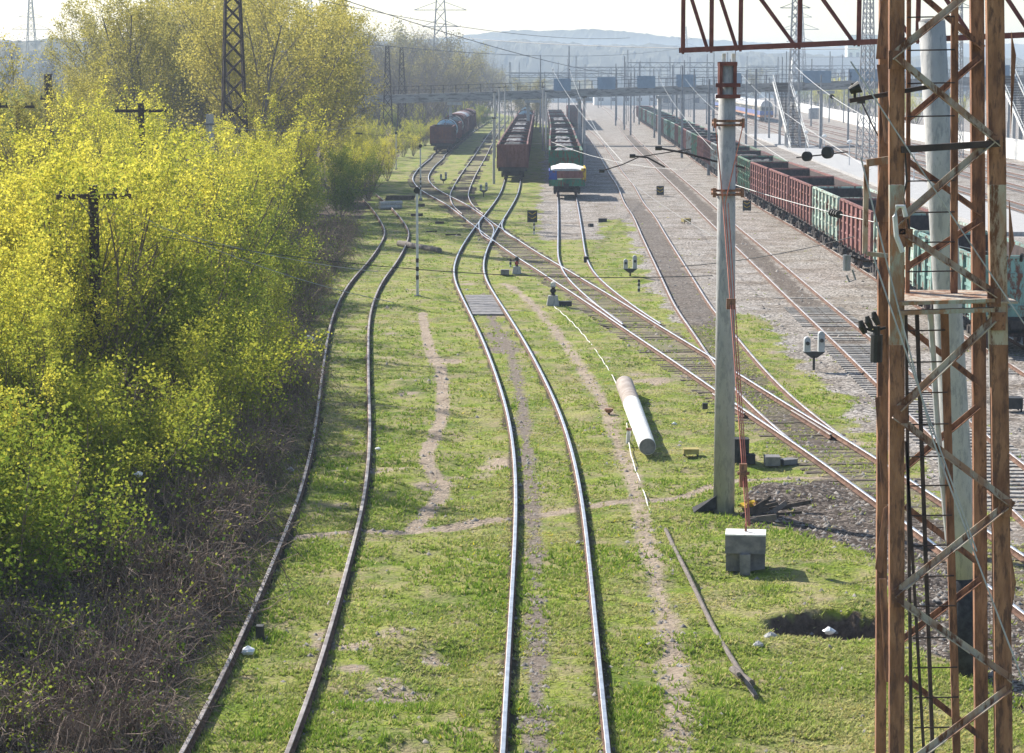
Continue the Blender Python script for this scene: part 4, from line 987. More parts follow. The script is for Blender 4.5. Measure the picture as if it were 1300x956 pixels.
building(1180, 1300, 50, 14, 8, 'brick', 'hazy low building behind the rusty tower')
# platform lamps
lp = None
for i, (px, py) in enumerate([(1023, 196), (1046, 203), (1078, 213), (962, 172), (1160, 232), (945, 165)]):
    g = G(px, py)
    lab = 'short pale lamp post with white globe on the platform, ' + ['left of the nearest three', 'middle of the nearest three', 'right of the nearest three', 'behind the stair foot', 'seen through the rusty tower', 'farthest one, left of the stairs'][i]
    if i == 0:
        lp = thing('lamp_post', lab, 'lamp post', g); m = MB(); m.tube([(0, 0, 0), (0, 0, 2.9)], .06, 6); m.build('post', 'pale_steel', lp); m = MB(); m.tube([(0, 0, 2.85), (0, 0, 2.95), (0, 0, 3.12), (0, 0, 3.25)], [.12, .32, .30, .06], 10); m.build('lamp_shade', 'glass_white', lp); lp['group'] = 'lamp posts on the platform'
    else: copytree(lp, g, 0, None, lab, 'lamp posts on the platform')
# ---------------------------------------------------------------- big rusty tower (foreground, right)
KT = .86
def QT(x, y, Y): return Q(x, y, Y*KT)
YF, YB = 36.3, 38.2
tw = thing('rusty_tower', 'large rusted lattice tower with ladder in the right foreground', 'tower', (0, 0, 0))
def leg(pts, w, matn, name='leg', su=1, sv=1, t=.02):
    m = MB()
    for a, b in zip(pts[:-1], pts[1:]): m.angle(a, b, w, t, 0, su, sv)
    return m.build(name, matn, tw)
def vline(xt, yt, xb, yb, Y):  # leg running from below ground level line to the top, through two picture points
    a = QT(xt, yt, Y); b = QT(xb, yb, Y); d = (b-a)/(b.z-a.z)
    return a+d*(0-a.z), a+d*(13.2-a.z)
FLb, FLt = vline(1139, 0, 1139, 860, YF); FRb, FRt = vline(1264, 0, 1274, 860, YF)
BLb, BLt = vline(1122, 330, 1119, 860, YB); BRb, BRt = vline(1241, 0, 1246, 860, YB)
def legbox(b, t, w, d, matn, nm='leg'):
    # open channel: web facing the camera, flanges behind
    m = MB(); ax = (t-b); W = Vector((w/2, 0, 0)); T = Vector((0, .012, 0)); D = Vector((0, d, 0))
    for s in (-1, 1):
        m.add([p+o for p in (b, t) for o in (W*s-Vector((s*.014, 0, 0)), W*s, W*s+D, W*s-Vector((s*.014, 0, 0))+D)], [(0, 1, 5, 4), (1, 2, 6, 5), (2, 3, 7, 6), (3, 0, 4, 7), (0, 3, 2, 1), (4, 5, 6, 7)])
    W2 = W-Vector((.0155, 0, 0))
    m.add([p+o for p in (b, t) for o in (-W2+T*.2, W2+T*.2, W2+T*1.2, -W2+T*1.2)], [(0, 1, 5, 4), (1, 2, 6, 5), (2, 3, 7, 6), (3, 0, 4, 7), (0, 3, 2, 1), (4, 5, 6, 7)])
    return m.build(nm, matn, tw)
def mid(b, t, z): return b+(t-b)*((z-b.z)/(t.z-b.z))
for (b, t, w, d) in ((FLb, FLt, .205, .13), (FRb, FRt, .235, .13)):
    legbox(b, mid(b, t, 6.64), w, d, 'rust'); legbox(mid(b, t, 6.642), mid(b, t, 8.84), w*.98, d, 'teal_flake' if b is FLb else 'rust_pale'); legbox(mid(b, t, 8.842), t, w, d, 'rust')
legbox(BLb, BLt, .15, .12, 'rust'); legbox(BRb, BRt, .19, .12, 'rust')
# bent cover plates on the left side
m = MB()
def plate(P, th=.012):
    m = MB(); n = len(P); T = Vector((0, th, 0)); m.add(list(P)+[p+T for p in P], [tuple(range(n)), tuple(range(n, 2*n))[::-1]]+[(i, i+n, (i+1) % n+n, (i+1) % n) for i in range(n)]); m.build('cover_plate', 'rust', tw)
plate([QT(1120, -15, 37.0), QT(1132, -15, 36.9), QT(1127, 75, 36.9), QT(1112, 75, 37.0)])
plate([QT(1113, 82, 37.05), QT(1127, 82, 36.95), QT(1131, 185, 36.95), QT(1123, 180, 37.05)])
plate([QT(1118, 212, 37.05), QT(1131, 212, 36.95), QT(1130, 282, 36.95), QT(1110, 282, 37.05)])
plate([QT(1111, 505, 37.05), QT(1118, 503, 37.0), QT(1131, 640, 36.95), QT(1121, 640, 37.05)])
plate([QT(1122, 645, 37.05), QT(1131, 640, 36.95), QT(1119, 728, 37.0), QT(1111, 722, 37.05)])
plate([QT(1116, 735, 37.05), QT(1125, 735, 36.95), QT(1134, 866, 36.95), QT(1124, 866, 37.05)])
plate([QT(1284, 40, 37.0), QT(1290, 70, 37.0), QT(1283, 170, 37.0)]); plate([QT(1275, 560, 37.0), QT(1281, 540, 37.0), QT(1276, 600, 37.0)]); plate([QT(1283, 700, 37.0), QT(1290, 740, 37.0), QT(1284, 780, 37.0)]); plate([QT(1281, 250, 37.0), QT(1288, 310, 37.1), QT(1281, 330, 37.0)])
def brace(x0, y0, x1, y1, Y, matn='rust_pale', w=.095, Y2=None):
    m = MB(); m.angle(QT(x0, y0, Y-.02), QT(x1, y1, (Y2 or Y)-.02), w, .014, 0, 1, -1); return m.build('brace', matn, tw)
fy, by = YF-.01, YB+.0
for a in [(1133, 76, 1245, -16), (1135, 76, 1268, 186), (1140, 286, 1262, 181), (1150, 302, 1264, 378), (1143, 522, 1264, 408), (1132, 530, 1284, 645), (1136, 758, 1280, 644), (1138, 764, 1283, 866), (1138, 985, 1283, 876)]: brace(*a, fy)
for a in [(1152, 156, 1246, 76), (1150, -18, 1246, 64), (1148, 206, 1244, 274), (1150, 344, 1247, 282), (1146, 415, 1244, 492), (1146, 600, 1244, 518), (1146, 645, 1246, 722), (1146, 815, 1246, 738), (1146, 862, 1246, 940)]: brace(*a, by, 'rust', .085)
for (x0, y0, x1, y1, Y, h, mm_) in [(1144, 190, 1268, 182, YF-.03, .13, 'dark_steel')]:
    m = MB(); m.beam(QT(x0, y0, Y), QT(x1, y1, Y), .09, h, 0); m.build('crossbar', mm_, tw)
# gusset plates with bolts at the nodes
for (px, py, Y) in [(1137, 76, fy), (1264, 184, fy), (1141, 286, fy), (1144, 526, fy), (1268, 408, fy), (1139, 760, fy), (1276, 645, fy), (1141, 990, fy), (1150, 302, fy), (1262, 378, fy)]:
    m = MB(); c_ = QT(px, py, Y-.045); m.box(tuple(c_), (.19, .012, .25))
    for dx, dz in ((-.06, -.08), (.06, -.08), (-.06, .08), (.06, .08), (0, 0)): m.tube([c_+Vector((dx, -.006, dz)), c_+Vector((dx, -.026, dz))], .016, 6)
    m.build('gusset_plate', 'rust', tw)
# platform tray
m = MB(); m.beam(QT(1141, 397, YF-.05), QT(1262, 393, YF-.05), .06, .13); m.beam(QT(1141, 385, YF-.05), QT(1262, 381, YF-.05), .05, .12); m.build('platform_rail', 'teal_flake', tw)
a = QT(1142, 381, YF); m = MB(); m.box(((FLb.x+FRb.x)/2, (YF+YB)/2*KT, a.z-.03), (1.5, (YB-YF)*KT+.1, .03)); m.beam(QT(1150, 375, YB), QT(1245, 375, YB), .06, .14); m.build('platform_floor', 'rust_pale', tw)
# ladder
YL = 37.7
m = MB(); m.beam(QT(1212, -40, YL), QT(1211, 384, YL), .10, .05); m.build('stile', 'rust', tw)
m = MB(); m.beam(QT(1154, -40, YL), QT(1152, 384, YL), .06, .04); m.build('stile', 'rust', tw)
m = MB(); m.beam(QT(1199, 398, YL), QT(1216, 1010, YL), .11, .05); m.build('stile', 'rust', tw)
m = MB(); m.beam(QT(1150, 398, YL), QT(1158, 1010, YL), .045, .04); m.beam(QT(1164, 398, YL), QT(1186, 1010, YL), .055, .045); m.beam(QT(1150, 560, YL), QT(1176, 1010, YL), .04, .04); m.build('stile', 'dark_steel', tw)
for yy in (-14, 22, 64, 106, 148, 230, 270, 308, 345): m = MB(); m.tube([QT(1152, yy, YL-.06), QT(1212, yy-1, YL-.06)], .011, 6); m.build('rung', 'dark_steel', tw)
for i, yy in enumerate((420, 460, 499, 539, 580, 617, 655, 693, 732, 770, 810, 848, 886, 924)): m = MB(); m.tube([QT(1152+i*.7, yy, YL-.06), QT(1200+i*1.4, yy-1, YL-.06)], .011, 6); m.build('rung', 'dark_steel', tw)
m = MB(); m.tube([QT(1181, 396, YL+.1), QT(1190, 540, YL+.1), QT(1204, 690, YL+.1)], .045, 8); m.build('conduit', 'pale_steel', tw)
m = MB(); m.tube([QT(1258, 400, 37.4), QT(1262, 560, 37.4), QT(1272, 820, 37.4)], .05, 8); m.build('conduit', 'pale_steel', tw)
m = MB(); m.tube([QT(1149, 190, 36.6), QT(1151, 230, 36.6), QT(1147, 250, 36.6), QT(1156, 300, 36.6), QT(1154, 330, 36.6)], .014, 6); m.build('cable', 'black', tw)
m = MB(); m.tube([QT(1146, 320, 36.1), QT(1138, 300, 36.1), QT(1136, 275, 36.1), QT(1139, 262, 36.1), QT(1147, 262, 36.1), QT(1150, 275, 36.1)], .035, 8); m.build('bent_pipe', 'pale_steel', tw)
# side frame with pale pipes left of the tower, y 205-330
m = MB(); m.beam(QT(1100, 207, 36.8), QT(1150, 200, 36.8), .10, .07); m.beam(QT(1100, 322, 36.8), QT(1140, 326, 36.8), .06, .07); m.build('side_bracket', 'teal_flake', tw)
m = MB(); m.beam(QT(1100, 209, 36.85), QT(1098, 322, 36.85), .07, .05); m.build('side_bracket', 'rust_pale', tw)
# searchlight arm
m = MB(); m.beam(QT(1078, 128, 36.6), QT(1180, 110, 36.6), .06, .11); m.build('lamp_arm', 'dark_steel', tw)
fl = thing('floodlight', 'small black floodlight sitting on the arm left of the rusty tower', 'floodlight', QT(1085, 124, 36.6)); m = MB(); m.tube([(0, 0, 0), (0, 0, .16)], .03, 6); m.build('bracket', 'black', fl); m = MB(); m.tube([(-.10, .0, .13), (.10, -.03, .22)], [.07, .12], 12); m.box((0, .05, .23), (.14, .12, .10)); m.build('housing', 'black', fl); fl.scale = (.7, .7, .7)
# black insulator set with suspended weight at the tower's left leg
it = thing('cable_terminal', 'black cable terminal with insulators hanging at the left leg of the rusty tower', 'insulator', QT(1113, 425, 36.7)); m = MB()
m.tube([(0, 0, -.38), (0, 0, .0)], .085, 10); m.tube([(0, 0, 0), (0, 0, .12)], .05, 8); m.build('body', 'black', it)
m = MB()
for k in range(3):
    x = -.16+k*.09; m.tube([(x, 0, .02+.06*k), (x-.05, 0, .12+.06*k), (x-.07, 0, .2+.06*k)], [.035, .05, .03], 8)
m.tube([(-.2, 0, .1), (-.05, 0, .05), (.12, 0, .1)], .02, 6); m.build('insulator', 'black', it)
it2 = thing('cable_terminal', 'dark insulator cluster on wires just left of the rusty tower, above the gravel', 'insulator', Q(1075, 335, 40.5)); m = MB(); m.tube([(0, 0, -.12), (0, 0, .16)], .07, 10); m.tube([(.1, 0, -.1), (.16, 0, -.28), (.05, 0, -.32), (0, 0, -.2)], .02, 6); m.build('body', 'grey_steel', it2)
m = MB(); m.tube([(0, 0, .16), (.3, 0, .05), (.6, 0, .06)], .02, 6); m.build('arm', 'dark_steel', it2)
it3 = thing('wire_pulleys', 'pair of round black pulleys on the wires above the red wagons', 'insulator', Q(1040, 200, 60)); 
for dx in (-.32, .22):
    m = MB(); m.tube([(dx-.04, -.05, .03+.1*(dx > 0)), (dx+.04, .05, .03+.1*(dx > 0))], .16 if dx > 0 else .13, 16); m.build('disc', 'black', it3)
m = MB(); m.tube([(-.6, 0, 0), (0, 0, .06), (.75, 0, .15)], .02, 6); m.build('rod', 'dark_steel', it3)
# ---------------------------------------------------------------- leaning concrete column behind the tower
cb = G(1230, 862); ct = Q(1183, 27, cb.y)
cc = thing('concrete_pole', 'thick leaning grey concrete pole with black base behind the rusty tower', 'pole', cb); d = ct-cb
m = MB(); m.tube([d*.16, d*.3, d*.7, d], [.262, .25, .232, .22], 24); m.build('shaft', 'concrete', cc, True)
m = MB(); m.tube([d*-.02, d*.16], [.272, .264], 24); m.build('painted_base', 'tar', cc, True)
m = MB(); m.tube([d*1.0005, d*1.004], [.222, .16], 24); m.build('cap', 'concrete_dark', cc)
# ---------------------------------------------------------------- gantry crossbeam over the tracks, standing on the round pole
pb = G(919, 648); YP = pb.y
pole = thing('concrete_pole', 'round grey concrete pole with rusty clamps in front of the gravel tracks', 'pole', (pb.x, pb.y, 0)); m = MB()
H1 = Q(917, 80, YP).z
lp_ = [Vector((0, 0, -.1)), Vector((0, 0, H1))]
m.tube([(0, 0, -.1), (-.015, 0, H1*.5), (-.03, 0, H1)], [.255, .225, .195], 28); m.build('shaft', 'concrete', pole, True)
m = MB()
for z in (Q(917, 156, YP).z, Q(917, 244, YP).z):
    for s in (-1, 1):
        m.beam((-.36, s*.24, z+.05), (.36, s*.24, z+.05), .05, .07); m.beam((-.36, s*.24, z-.05), (.36, s*.24, z-.05), .05, .07)
        m.tube([(s*.33, -.32, z), (s*.33, .32, z)], .03, 6); m.box((s*.33, -.27, z), (.07, .06, .22))
m.build('clamp', 'rust', pole)
zc0 = Q(917, 124, YP).z
m = MB()
for s in (-1, 1): m.box((s*.165-.03, -.15, (zc0+H1)/2), (.08, .12, H1-zc0)); m.box((s*.165-.03, .15, (zc0+H1)/2), (.08, .12, H1-zc0))
for z in (H1-.02, Q(917, 108, YP).z, zc0+.03):
    m.box((-.03, -.235, z), (.42 if z > H1-.1 else .58, .05, .09)); m.box((-.03, .235, z), (.42, .05, .09))
m.build('head_frame', 'red_steel', pole)
m = MB()
for s in (-1, 1): m.tube([(s*.11, 0, H1), (s*.11, 0, H1+.22)], .05, 10)
m.build('insulator', 'glass_white', pole)
# pink guy rods
z1, z2 = Q(917, 156, YP).z, Q(917, 244, YP).z; zk = Q(930, 392+30, YP).z
m = MB(); A = Vector((-.33, -.34, z1)); B_ = Vector((.33, -.34, z1)); m_ = Q(919, 258, YP-.4)-Vector((pb.x, pb.y, 0)); e_ = Q(948, 655, YP-.7)-Vector((pb.x, pb.y, 0))
blk = G(948, 728)
e2 = Vector((blk.x-pb.x, blk.y-pb.y, .85))
m.tube([A, m_+Vector((-.02, 0, 0)), e2.lerp(m_, .02)], .014, 6); m.tube([B_, m_+Vector((.03, 0, 0)), e2.lerp(m_, .02)+Vector((.04, 0, 0))], .014, 6); m.tube([m_+Vector((.1, 0, 0)), e2.lerp(m_, .02)+Vector((.07, 0, 0))], .012, 6); m.build('guy_rod', 'cable_pink', pole)
m = MB(); q = m_.lerp(e2, .33)
m.box(tuple(q), (.2, .06, .24)); q = m_.lerp(e2, .84)
m.box(tuple(q), (.16, .08, .5)); m.box((q.x, q.y-.05, q.z+.05), (.26, .06, .06)); m.build('turnbuckle', 'rust', pole)
m = MB(); m.add([(-.75, -.3, 0), (-.2, -.2, .05), (-.2, -.2, .40), (-.75, .1, .06), (-.2, .25, 0)], [(0, 1, 2), (0, 2, 3), (3, 2, 4), (1, 4, 2), (0, 3, 4, 1)]); m.build('foot_plate', 'tar', pole)
# anchor block
ab = thing('anchor_block', 'concrete anchor block with white top and shade-coloured sides on cross base below the guy rods', 'anchor block', (blk.x, blk.y+.3, 0), -.12)
m = MB(); m.box((0, 0, .2), (.22, .8, .44)); m.box((0, .03, .21), (.82, .22, .43)); m.build('base', 'concrete_dark', ab)
m = MB(); m.box((0, 0, .61), (.84, .62, .38)); m.build('block', 'concrete_dark', ab)  # shade on the block's front and sides put into dark concrete colour
m = MB(); m.box((0, 0, .812), (.845, .625, .025)); m.build('white_lit_top', 'white', ab)  # white sheet sets the lit top off from the shade-coloured sides
m = MB(); m.tube([(0, .05, .82), (0, .02, 1.0)], .03, 6); m.build('eye_bolt', 'rust', ab)
# truss
tr = thing('gantry_truss', 'dark red lattice crossbeam across the top right of the view', 'gantry', (0, 0, 0))
def tb(px, top=False, back=0):
    Y = 54.3-(px-868)/432*6.0+back; y = 67-(px-868)/432*19
    p = Q(px, y, Y)
    return p+Vector((0, 0, 1.75 if top else 0))
for back in (0, 1.0):
    m = MB(); m.angle(tb(862, 0, back), tb(1420, 0, back), .12, .02, 0, 1, 1); m.build('bottom_chord', 'red_steel', tr)
    m = MB(); m.angle(tb(862, 1, back), tb(1420, 1, back), .12, .02, 0, -1, 1); m.build('top_chord', 'red_steel', tr)
    vx = [867, 903, 940, 1015, 1090, 1165, 1240, 1315, 1390]
    for px in vx: m = MB(); m.beam(tb(px, 0, back), tb(px, 1, back), .10, .05); m.build('upright', 'red_steel', tr)
    for i in range(len(vx)-1):
        m = MB(); m.beam(tb(vx[i]+2, 1, back), tb(vx[i+1]-4, 0, back), .08, .05); m.build('diagonal', 'red_steel', tr)
m = MB()
for px in (867, 903, 940, 1015, 1090, 1165, 1240, 1315, 1390):
    m.beam(tb(px, 0, .1), tb(px, 0, .9), .06); m.beam(tb(px, 1, .1), tb(px, 1, .9), .06)
m.build('cross_tie', 'red_steel', tr)
gp = thing('gantry_post', 'far concrete post carrying the right end of the red crossbeam', 'pole', (tb(1400).x, tb(1400).y+.5, 0)); m = MB(); m.tube([(0, 0, -.1), (0, 0, tb(1400).z-.1)], [.25, .2], 16); m.build('shaft', 'concrete', gp); m = MB(); m.box((0, 0, tb(1400).z-.08), (.5, 1.2, .1)); m.build('head_plate', 'red_steel', gp)
# ---------------------------------------------------------------- telegraph poles at left
def tpole(px, ptop, Y, yaw, armz, armw, label, r=.15, matn='log'):
    top = Q(px, ptop, Y); t = thing('telegraph_pole', label, 'utility pole', (top.x, Y, 0), yaw); m = MB(); m.tube([(0, 0, -.1), (0, 0, top.z)], [r*1.15, r], 10); m.build('post', matn, t)
    for k, (dz, w) in enumerate(zip(armz, armw)):
        m = MB(); m.box((0, -r-.06, top.z-dz), (w, .12, .14)); m.build('crossarm', 'dark_steel' if matn == 'dark_steel' else 'log', t)
        m = MB(); 
        for s in (-1, 1): m.beam((s*.45, -r-.04, top.z-dz-.05), (s*.05, -r-.04, top.z-dz-.55), .04)
        m.build('strut', 'log', t)
        for s in (-.88, -.55, .55, .88):
            m = MB(); m.tube([(s*w/2, -r-.06, top.z-dz+.07), (s*w/2, -r-.06, top.z-dz+.22)], [.045, .03], 8); m.build('insulator', 'black', t)
    return t
tpole(118, 235, 62, .25, [.3], [2.0], 'dark wooden telegraph pole with one crossarm among the lime trees, nearest of the left poles', .14, 'dark_steel')
tpole(179, 131, 105, .1, [.35], [2.35], 'dark telegraph pole with a straight crossarm in front of the tall golden trees', .15, 'dark_steel')
tpole(22, 128, 120, -.2, [.3], [2.0], 'thin half hidden telegraph pole with a short crossarm near the left edge', .11, 'dark_steel')
tpole(61, 94, 150, .1, [1.6], [1.0], 'stout dark pole stub with side blocks above the far left bushes', .26, 'dark_steel')
t = thing('concrete_pole', 'square grey concrete post beside the dark lattice mast in the trees', 'pole', (PX(268, 140), 140, 0)); m = MB(); z = Q(268, 145, 140).z; m.tube([(0, 0, -.1), (0, 0, z)], [.30, .24], 4); m.build('shaft', 'concrete', t); m = MB(); m.box((0, 0, z-.6), (.6, .5, .1)); m.build('band', 'concrete_dark', t)
# ---------------------------------------------------------------- yard furniture
def signpost(px, py, h, label, striped=True, hd=None):
    g = G(px, py); t = thing('signal_post', label, 'signal', g)
    m = MB(); m.tube([(0, 0, 0), (0, 0, h)], [.07, .055], 10); m.build('post', 'pale_steel', t)
    if striped:
        m = MB()
        for z in (.9, 1.3, 1.7): m.tube([(0, 0, z), (0, 0, z+.2)], .075, 10)
        m.build('band', 'black', t)
    m = MB(); m.box((0, 0, .06), (.3, .3, .2)); m.build('foot', 'concrete_dark', t)
    m = MB(); m.tube([(0, -.12, h-.02), (0, .12, h-.02)], .15, 12); m.box((0, 0, h+.1), (.14, .2, .1)); m.build('lamp_head', 'black', t)
    return t
signpost(530, 379, 5.1, 'tall thin grey post with black lamp head and striped foot beside the curving siding')
signpost(534, 254, 4.6, 'thin grey post with black lamp head left of the first switch, behind the taller one')
signpost(503, 216, 4.2, 'slender post at the edge of the yellow bushes, farthest of the three posts', False)
def dwarf(px, py, label, red=False, sc=1.0, group=None):
    g = G(px, py); t = thing('dwarf_signal', label, 'signal', g); t.scale = (sc,)*3
    m = MB(); m.add([(x*w, y*w, z) for z, w in ((0, .30), (.5, .21)) for x, y in ((-1, -1), (1, -1), (1, 1), (-1, 1))], [(3, 2, 1, 0), (4, 5, 6, 7), (0, 1, 5, 4), (1, 2, 6, 5), (2, 3, 7, 6), (3, 0, 4, 7)]); m.build('base', 'concrete', t)
    m = MB(); m.add([(-.305, -.30, 0), (-.215, -.21, .5), (-.215, .21, .5), (-.305, .3, 0)], [(0, 1, 2, 3)]); 
    m = MB(); m.tube([(0, 0, .5), (0, 0, .62)], [.12, .08], 10); m.tube([(0, .12, .72), (0, -.14, .72)], .13, 14); m.tube([(0, .12, .94), (0, -.14, .94)], .12, 14); m.tube([(0, -.14, .80), (0, -.3, .78)], [.13, .14], 14, 0, False); m.build('head', 'black', t)
    m = MB(); m.tube([(0, .1, 1.02), (0, -.2, 1.0)], [.11, .13], 12); m.build('hood', 'white' if not red else 'black', t)
    if red: m = MB(); m.tube([(0, -.145, .72), (0, -.16, .72)], .12, 14); m.build('lens', 'red_lens', t)
    return t
dwarf(702, 389, 'black dwarf signal with white hood on a tapered concrete base beside the slip switch')
dwarf(656, 348, 'dwarf signal showing red on a small concrete base between the tracks', True, .82)
def hooded(px, py, hz_, label, sc=1.0):
    g = G(px, py); t = thing('twin_signal', label, 'signal', g); t.scale = (sc,)*3
    m = MB(); m.tube([(0, 0, 0), (0, 0, hz_)], .045, 8); m.build('post', 'black', t)
    m = MB(); m.add([(x, y, z) for z, w in ((hz_, .10), (hz_+.22, .40)) for x, y in ((-w, -.1), (w, -.1), (w, .1), (-w, .1))], [(3, 2, 1, 0), (4, 5, 6, 7), (0, 1, 5, 4), (1, 2, 6, 5), (2, 3, 7, 6), (3, 0, 4, 7)]); m.build('bracket', 'black', t)
    for s, h in ((-1, .42), (1, .62)):
        m = MB(); m.box((s*.25, 0, hz_+.22+h/2), (.22, .3, h)); m.tube([(s*.25, .1, hz_+.22+h), (s*.25, -.14, hz_+.22+h)], .11, 12); m.build('signal_box', 'panel_grey', t)
        m = MB(); m.tube([(s*.25, -.151, hz_+.32+h/2), (s*.25, -.22, hz_+.32+h/2)], .07, 10); m.build('lens', 'black', t)
    return t
M['panel_grey'] = mat('panel_grey', (.34, .37, .40), (.46, .48, .50), 3, .6)
hooded(1033, 470, .45, 'twin grey signal boxes on a short black post beside the concrete sleeper track')
hooded(800, 353, .30, 'twin grey signal boxes right of the slip switch near the cinder track', .95)
hooded(563, 233, .25, 'twin grey signal boxes left of the empty siding, farther of the two on the grass', .95)
hooded(614, 250, .40, 'twin grey signal boxes on the grass below the dark red wagons', .95)
def arrow(px, py, h, label, post=True):
    g = G(px, py); t = thing('arrow_sign', label, 'sign', g)
    m = MB(); 
    if post: m.tube([(0, 0, 0), (0, 0, h+.75)], .05, 8)
    else:
        for s in (-.25, .25): m.tube([(s, .04, 0), (s, .04, h)], .03, 6)
    m.build('post', 'pale_steel', t)
    if post:
        m = MB()
        for z in (.25, .6): m.tube([(0, 0, z), (0, 0, z+.16)], .056, 8)
        m.build('band', 'black', t)
    m = MB(); m.box((-.12 if post else 0, -.08, h+.38), (.66, .04, .8)); m.build('board', 'black', t)
    x0 = -.12 if post else 0
    for dz in (.5, .22):
        m = MB()
        for s in (-1, 1): m.beam((x0+s*.24, -.105, h+dz+.14), (x0+s*.01, -.105, h+dz), .012, .055, 0, (0, 0, 1))
        m.build('chevron', 'yellow', t)
    return t
arrow(678, 298, .85, 'black board with two yellow chevrons on a striped post by the gravel edge')
arrow(838, 249, .12, 'black chevron board standing on the gravel between the two middle tracks', False)
arrow(948, 269, .12, 'black chevron board standing on the gravel just right of the concrete pole', False)
# striped stake
def stake(px, py, label, h=.62):
    g = G(px, py); t = thing('stake', label, 'stake', g); m = MB(); m.tube([(0, 0, 0), (0, 0, h)], .05, 8); m.build('post', 'pale_steel', t); m = MB()
    for z in (.04, .3, h-.14): m.tube([(0, 0, z), (0, 0, z+.14)], .06, 8)
    m.build('band', 'black', t)
stake(811, 371, 'short black and white striped stake beside the cinder track'); stake(648, 343, 'small striped stake just left of the red dwarf signal')
# mushroom marker
g = G(773, 532); t = thing('cable_marker', 'black mushroom shaped marker post beside the dirt path', 'marker', g); m = MB(); m.tube([(0, 0, 0), (0, 0, .22)], .04, 8); m.build('post', 'black', t); m = MB(); m.tube([(0, 0, .2), (0, 0, .27), (0, 0, .32)], [.07, .14, .13], 12); m.build('cap', 'rust', t)
g = G(797, 563); t = thing('cable_marker', 'pale stub post with rusty cap on the white cable', 'marker', g); m = MB(); m.tube([(0, 0, 0), (.03, 0, .38)], .06, 8); m.build('post', 'pale_steel', t); m = MB(); m.tube([(.03, 0, .38), (.03, 0, .44)], .09, 10); m.build('cap', 'rust', t)
# white painted lying column
a0 = G(793, 488, .27); a1 = G(822, 567, .24)
t = thing('fallen_column', 'thick concrete column lying on the grass, near two thirds painted white', 'column', (0, 0, 0)); dd = (a1-a0)
m = MB(); m.tube([a0, a0+dd*.36], [.29, .272], 48); m.build('bare_end', 'concrete_brown', t)
m = MB(); m.tube([a0+dd*.36, a1], [.272, .235], 24); m.build('painted_part', 'white', t)
m = MB(); n_ = dd.normalized(); m.tube([a1+n_*.003, a1+n_*.03], [.225, .22], 24); m.build('end_face', 'concrete_dark', t)  # shaded near end of the white column, its shade put into a grey disc
# rails / cables lying on the grass
m = MB(); pts = GL([(700, 386), (722, 405), (745, 430), (768, 462), (790, 502), (796, 540), (800, 575), (808, 600), (817, 622), (826, 652)], .05); m.tube([p+Vector((0, 0, .03*math.sin(i*2))) for i, p in enumerate(smooth_line(pts, .8, 1))], .015, 6); tag(m.build('cable', 'white'), 'thin white cable lying in the grass beside the dirt path', 'cable')
m = MB(); m.tube(smooth_line(GL([(845, 672), (858, 700), (880, 742), (906, 800), (935, 845), (960, 885)], .06), .8, 1), .045, 8); tag(m.build('old_pipe', 'log'), 'old rusty grey pipe lying along the dirt path below the anchor block', 'pipe')
m = MB(); m.tube([G(930, 850, .05), G(954, 868, .05)], .07, 8); m.tube([G(938, 856, 0), G(938, 856, .38)], .04, 6); tag(m.build('iron_stub', 'log'), 'short broken iron stub standing beside the lower end of the old pipe', 'metal stub')
# logs, stacks
def logs(name, p0, p1, r, mt, label, cat='log', z=None):
    m = MB(); a = G(*p0, r*.9); b = G(*p1, r*.9); m.tube([a, a.lerp(b, .5), b], [r*1.05, r, r*.9], 12); return tag(m.build(name, mt), label, cat)
logs('log', (507, 309), (558, 318), .19, 'log', 'old wooden pole lying across the curving siding')
R3 = random.Random(3)
for i in range(5):
    m = MB(); a = G(482, 266); b = G(509, 265); off = Vector((0, (i % 3)*.34-.3, .18+.29*(i//3)+ (0))); 
    if i//3: off.y += .17
    m.tube([a+off, b+off+Vector((R3.uniform(-.2, .2), 0, 0))], .165, 12); tag(m.build('concrete_post', 'concrete'), f'pale concrete post, {ORD[i]} of the stacked bundle lying where the siding meets the bushes', 'post', 'stacked pale concrete posts')
for i in range(6):
    m = MB(); a = G(492, 254); b = G(524, 254); off = Vector((R3.uniform(-.2, .2), (i % 3)*.36-.3, .10+.18*(i//3))); m.beam(a+off, b+off, .2, .16); tag(m.build('old_sleeper', 'wood_sleeper'), f'dark old wooden sleeper, {ORD[i]} of the pile behind the concrete posts', 'sleeper', 'pile of old sleepers')
for i, (px, py, w, h) in enumerate([(529, 274, .9, .14), (548, 296, .7, .1), (558, 284, .6, .1), (575, 300, 1.0, .1), (534, 262, .6, .2)]):
    m = MB(); g = G(px, py); m.beam(g+Vector((-w/2, 0, h/2)), g+Vector((w/2, .2, h/2)), .22, h); tag(m.build('timber_piece', 'wood_sleeper'), f'short dark piece of old timber in the grass near the logs, {ORD[i]} from the siding', 'timber', 'timber scraps near the logs')
# deck slab between rails
m = MB(); A = [G(587, 376), G(628, 376), G(643, 401), G(597, 401)]
for i in range(8):
    f0, f1 = i/8+.004, (i+1)/8-.01
    P = [A[0].lerp(A[3], f0), A[1].lerp(A[2], f0), A[1].lerp(A[2], f1), A[0].lerp(A[3], f1)]
    cx = [Vector((p.x*1, p.y, .10)) for p in P]; P = [(P[0].x+.12, P[0].y), (P[1].x-.12, P[1].y), (P[2].x-.12, P[2].y), (P[3].x+.12, P[3].y)]
    m.add([(x, y, z) for z in (-.02, .07) for x, y in P], [(0, 1, 2, 3), (7, 6, 5, 4), (0, 4, 5, 1), (1, 5, 6, 2), (2, 6, 7, 3), (3, 7, 4, 0)])
tag(m.build('crossing_deck', 'concrete_dark'), 'weathered grey board deck between the rails of the middle track', 'deck')
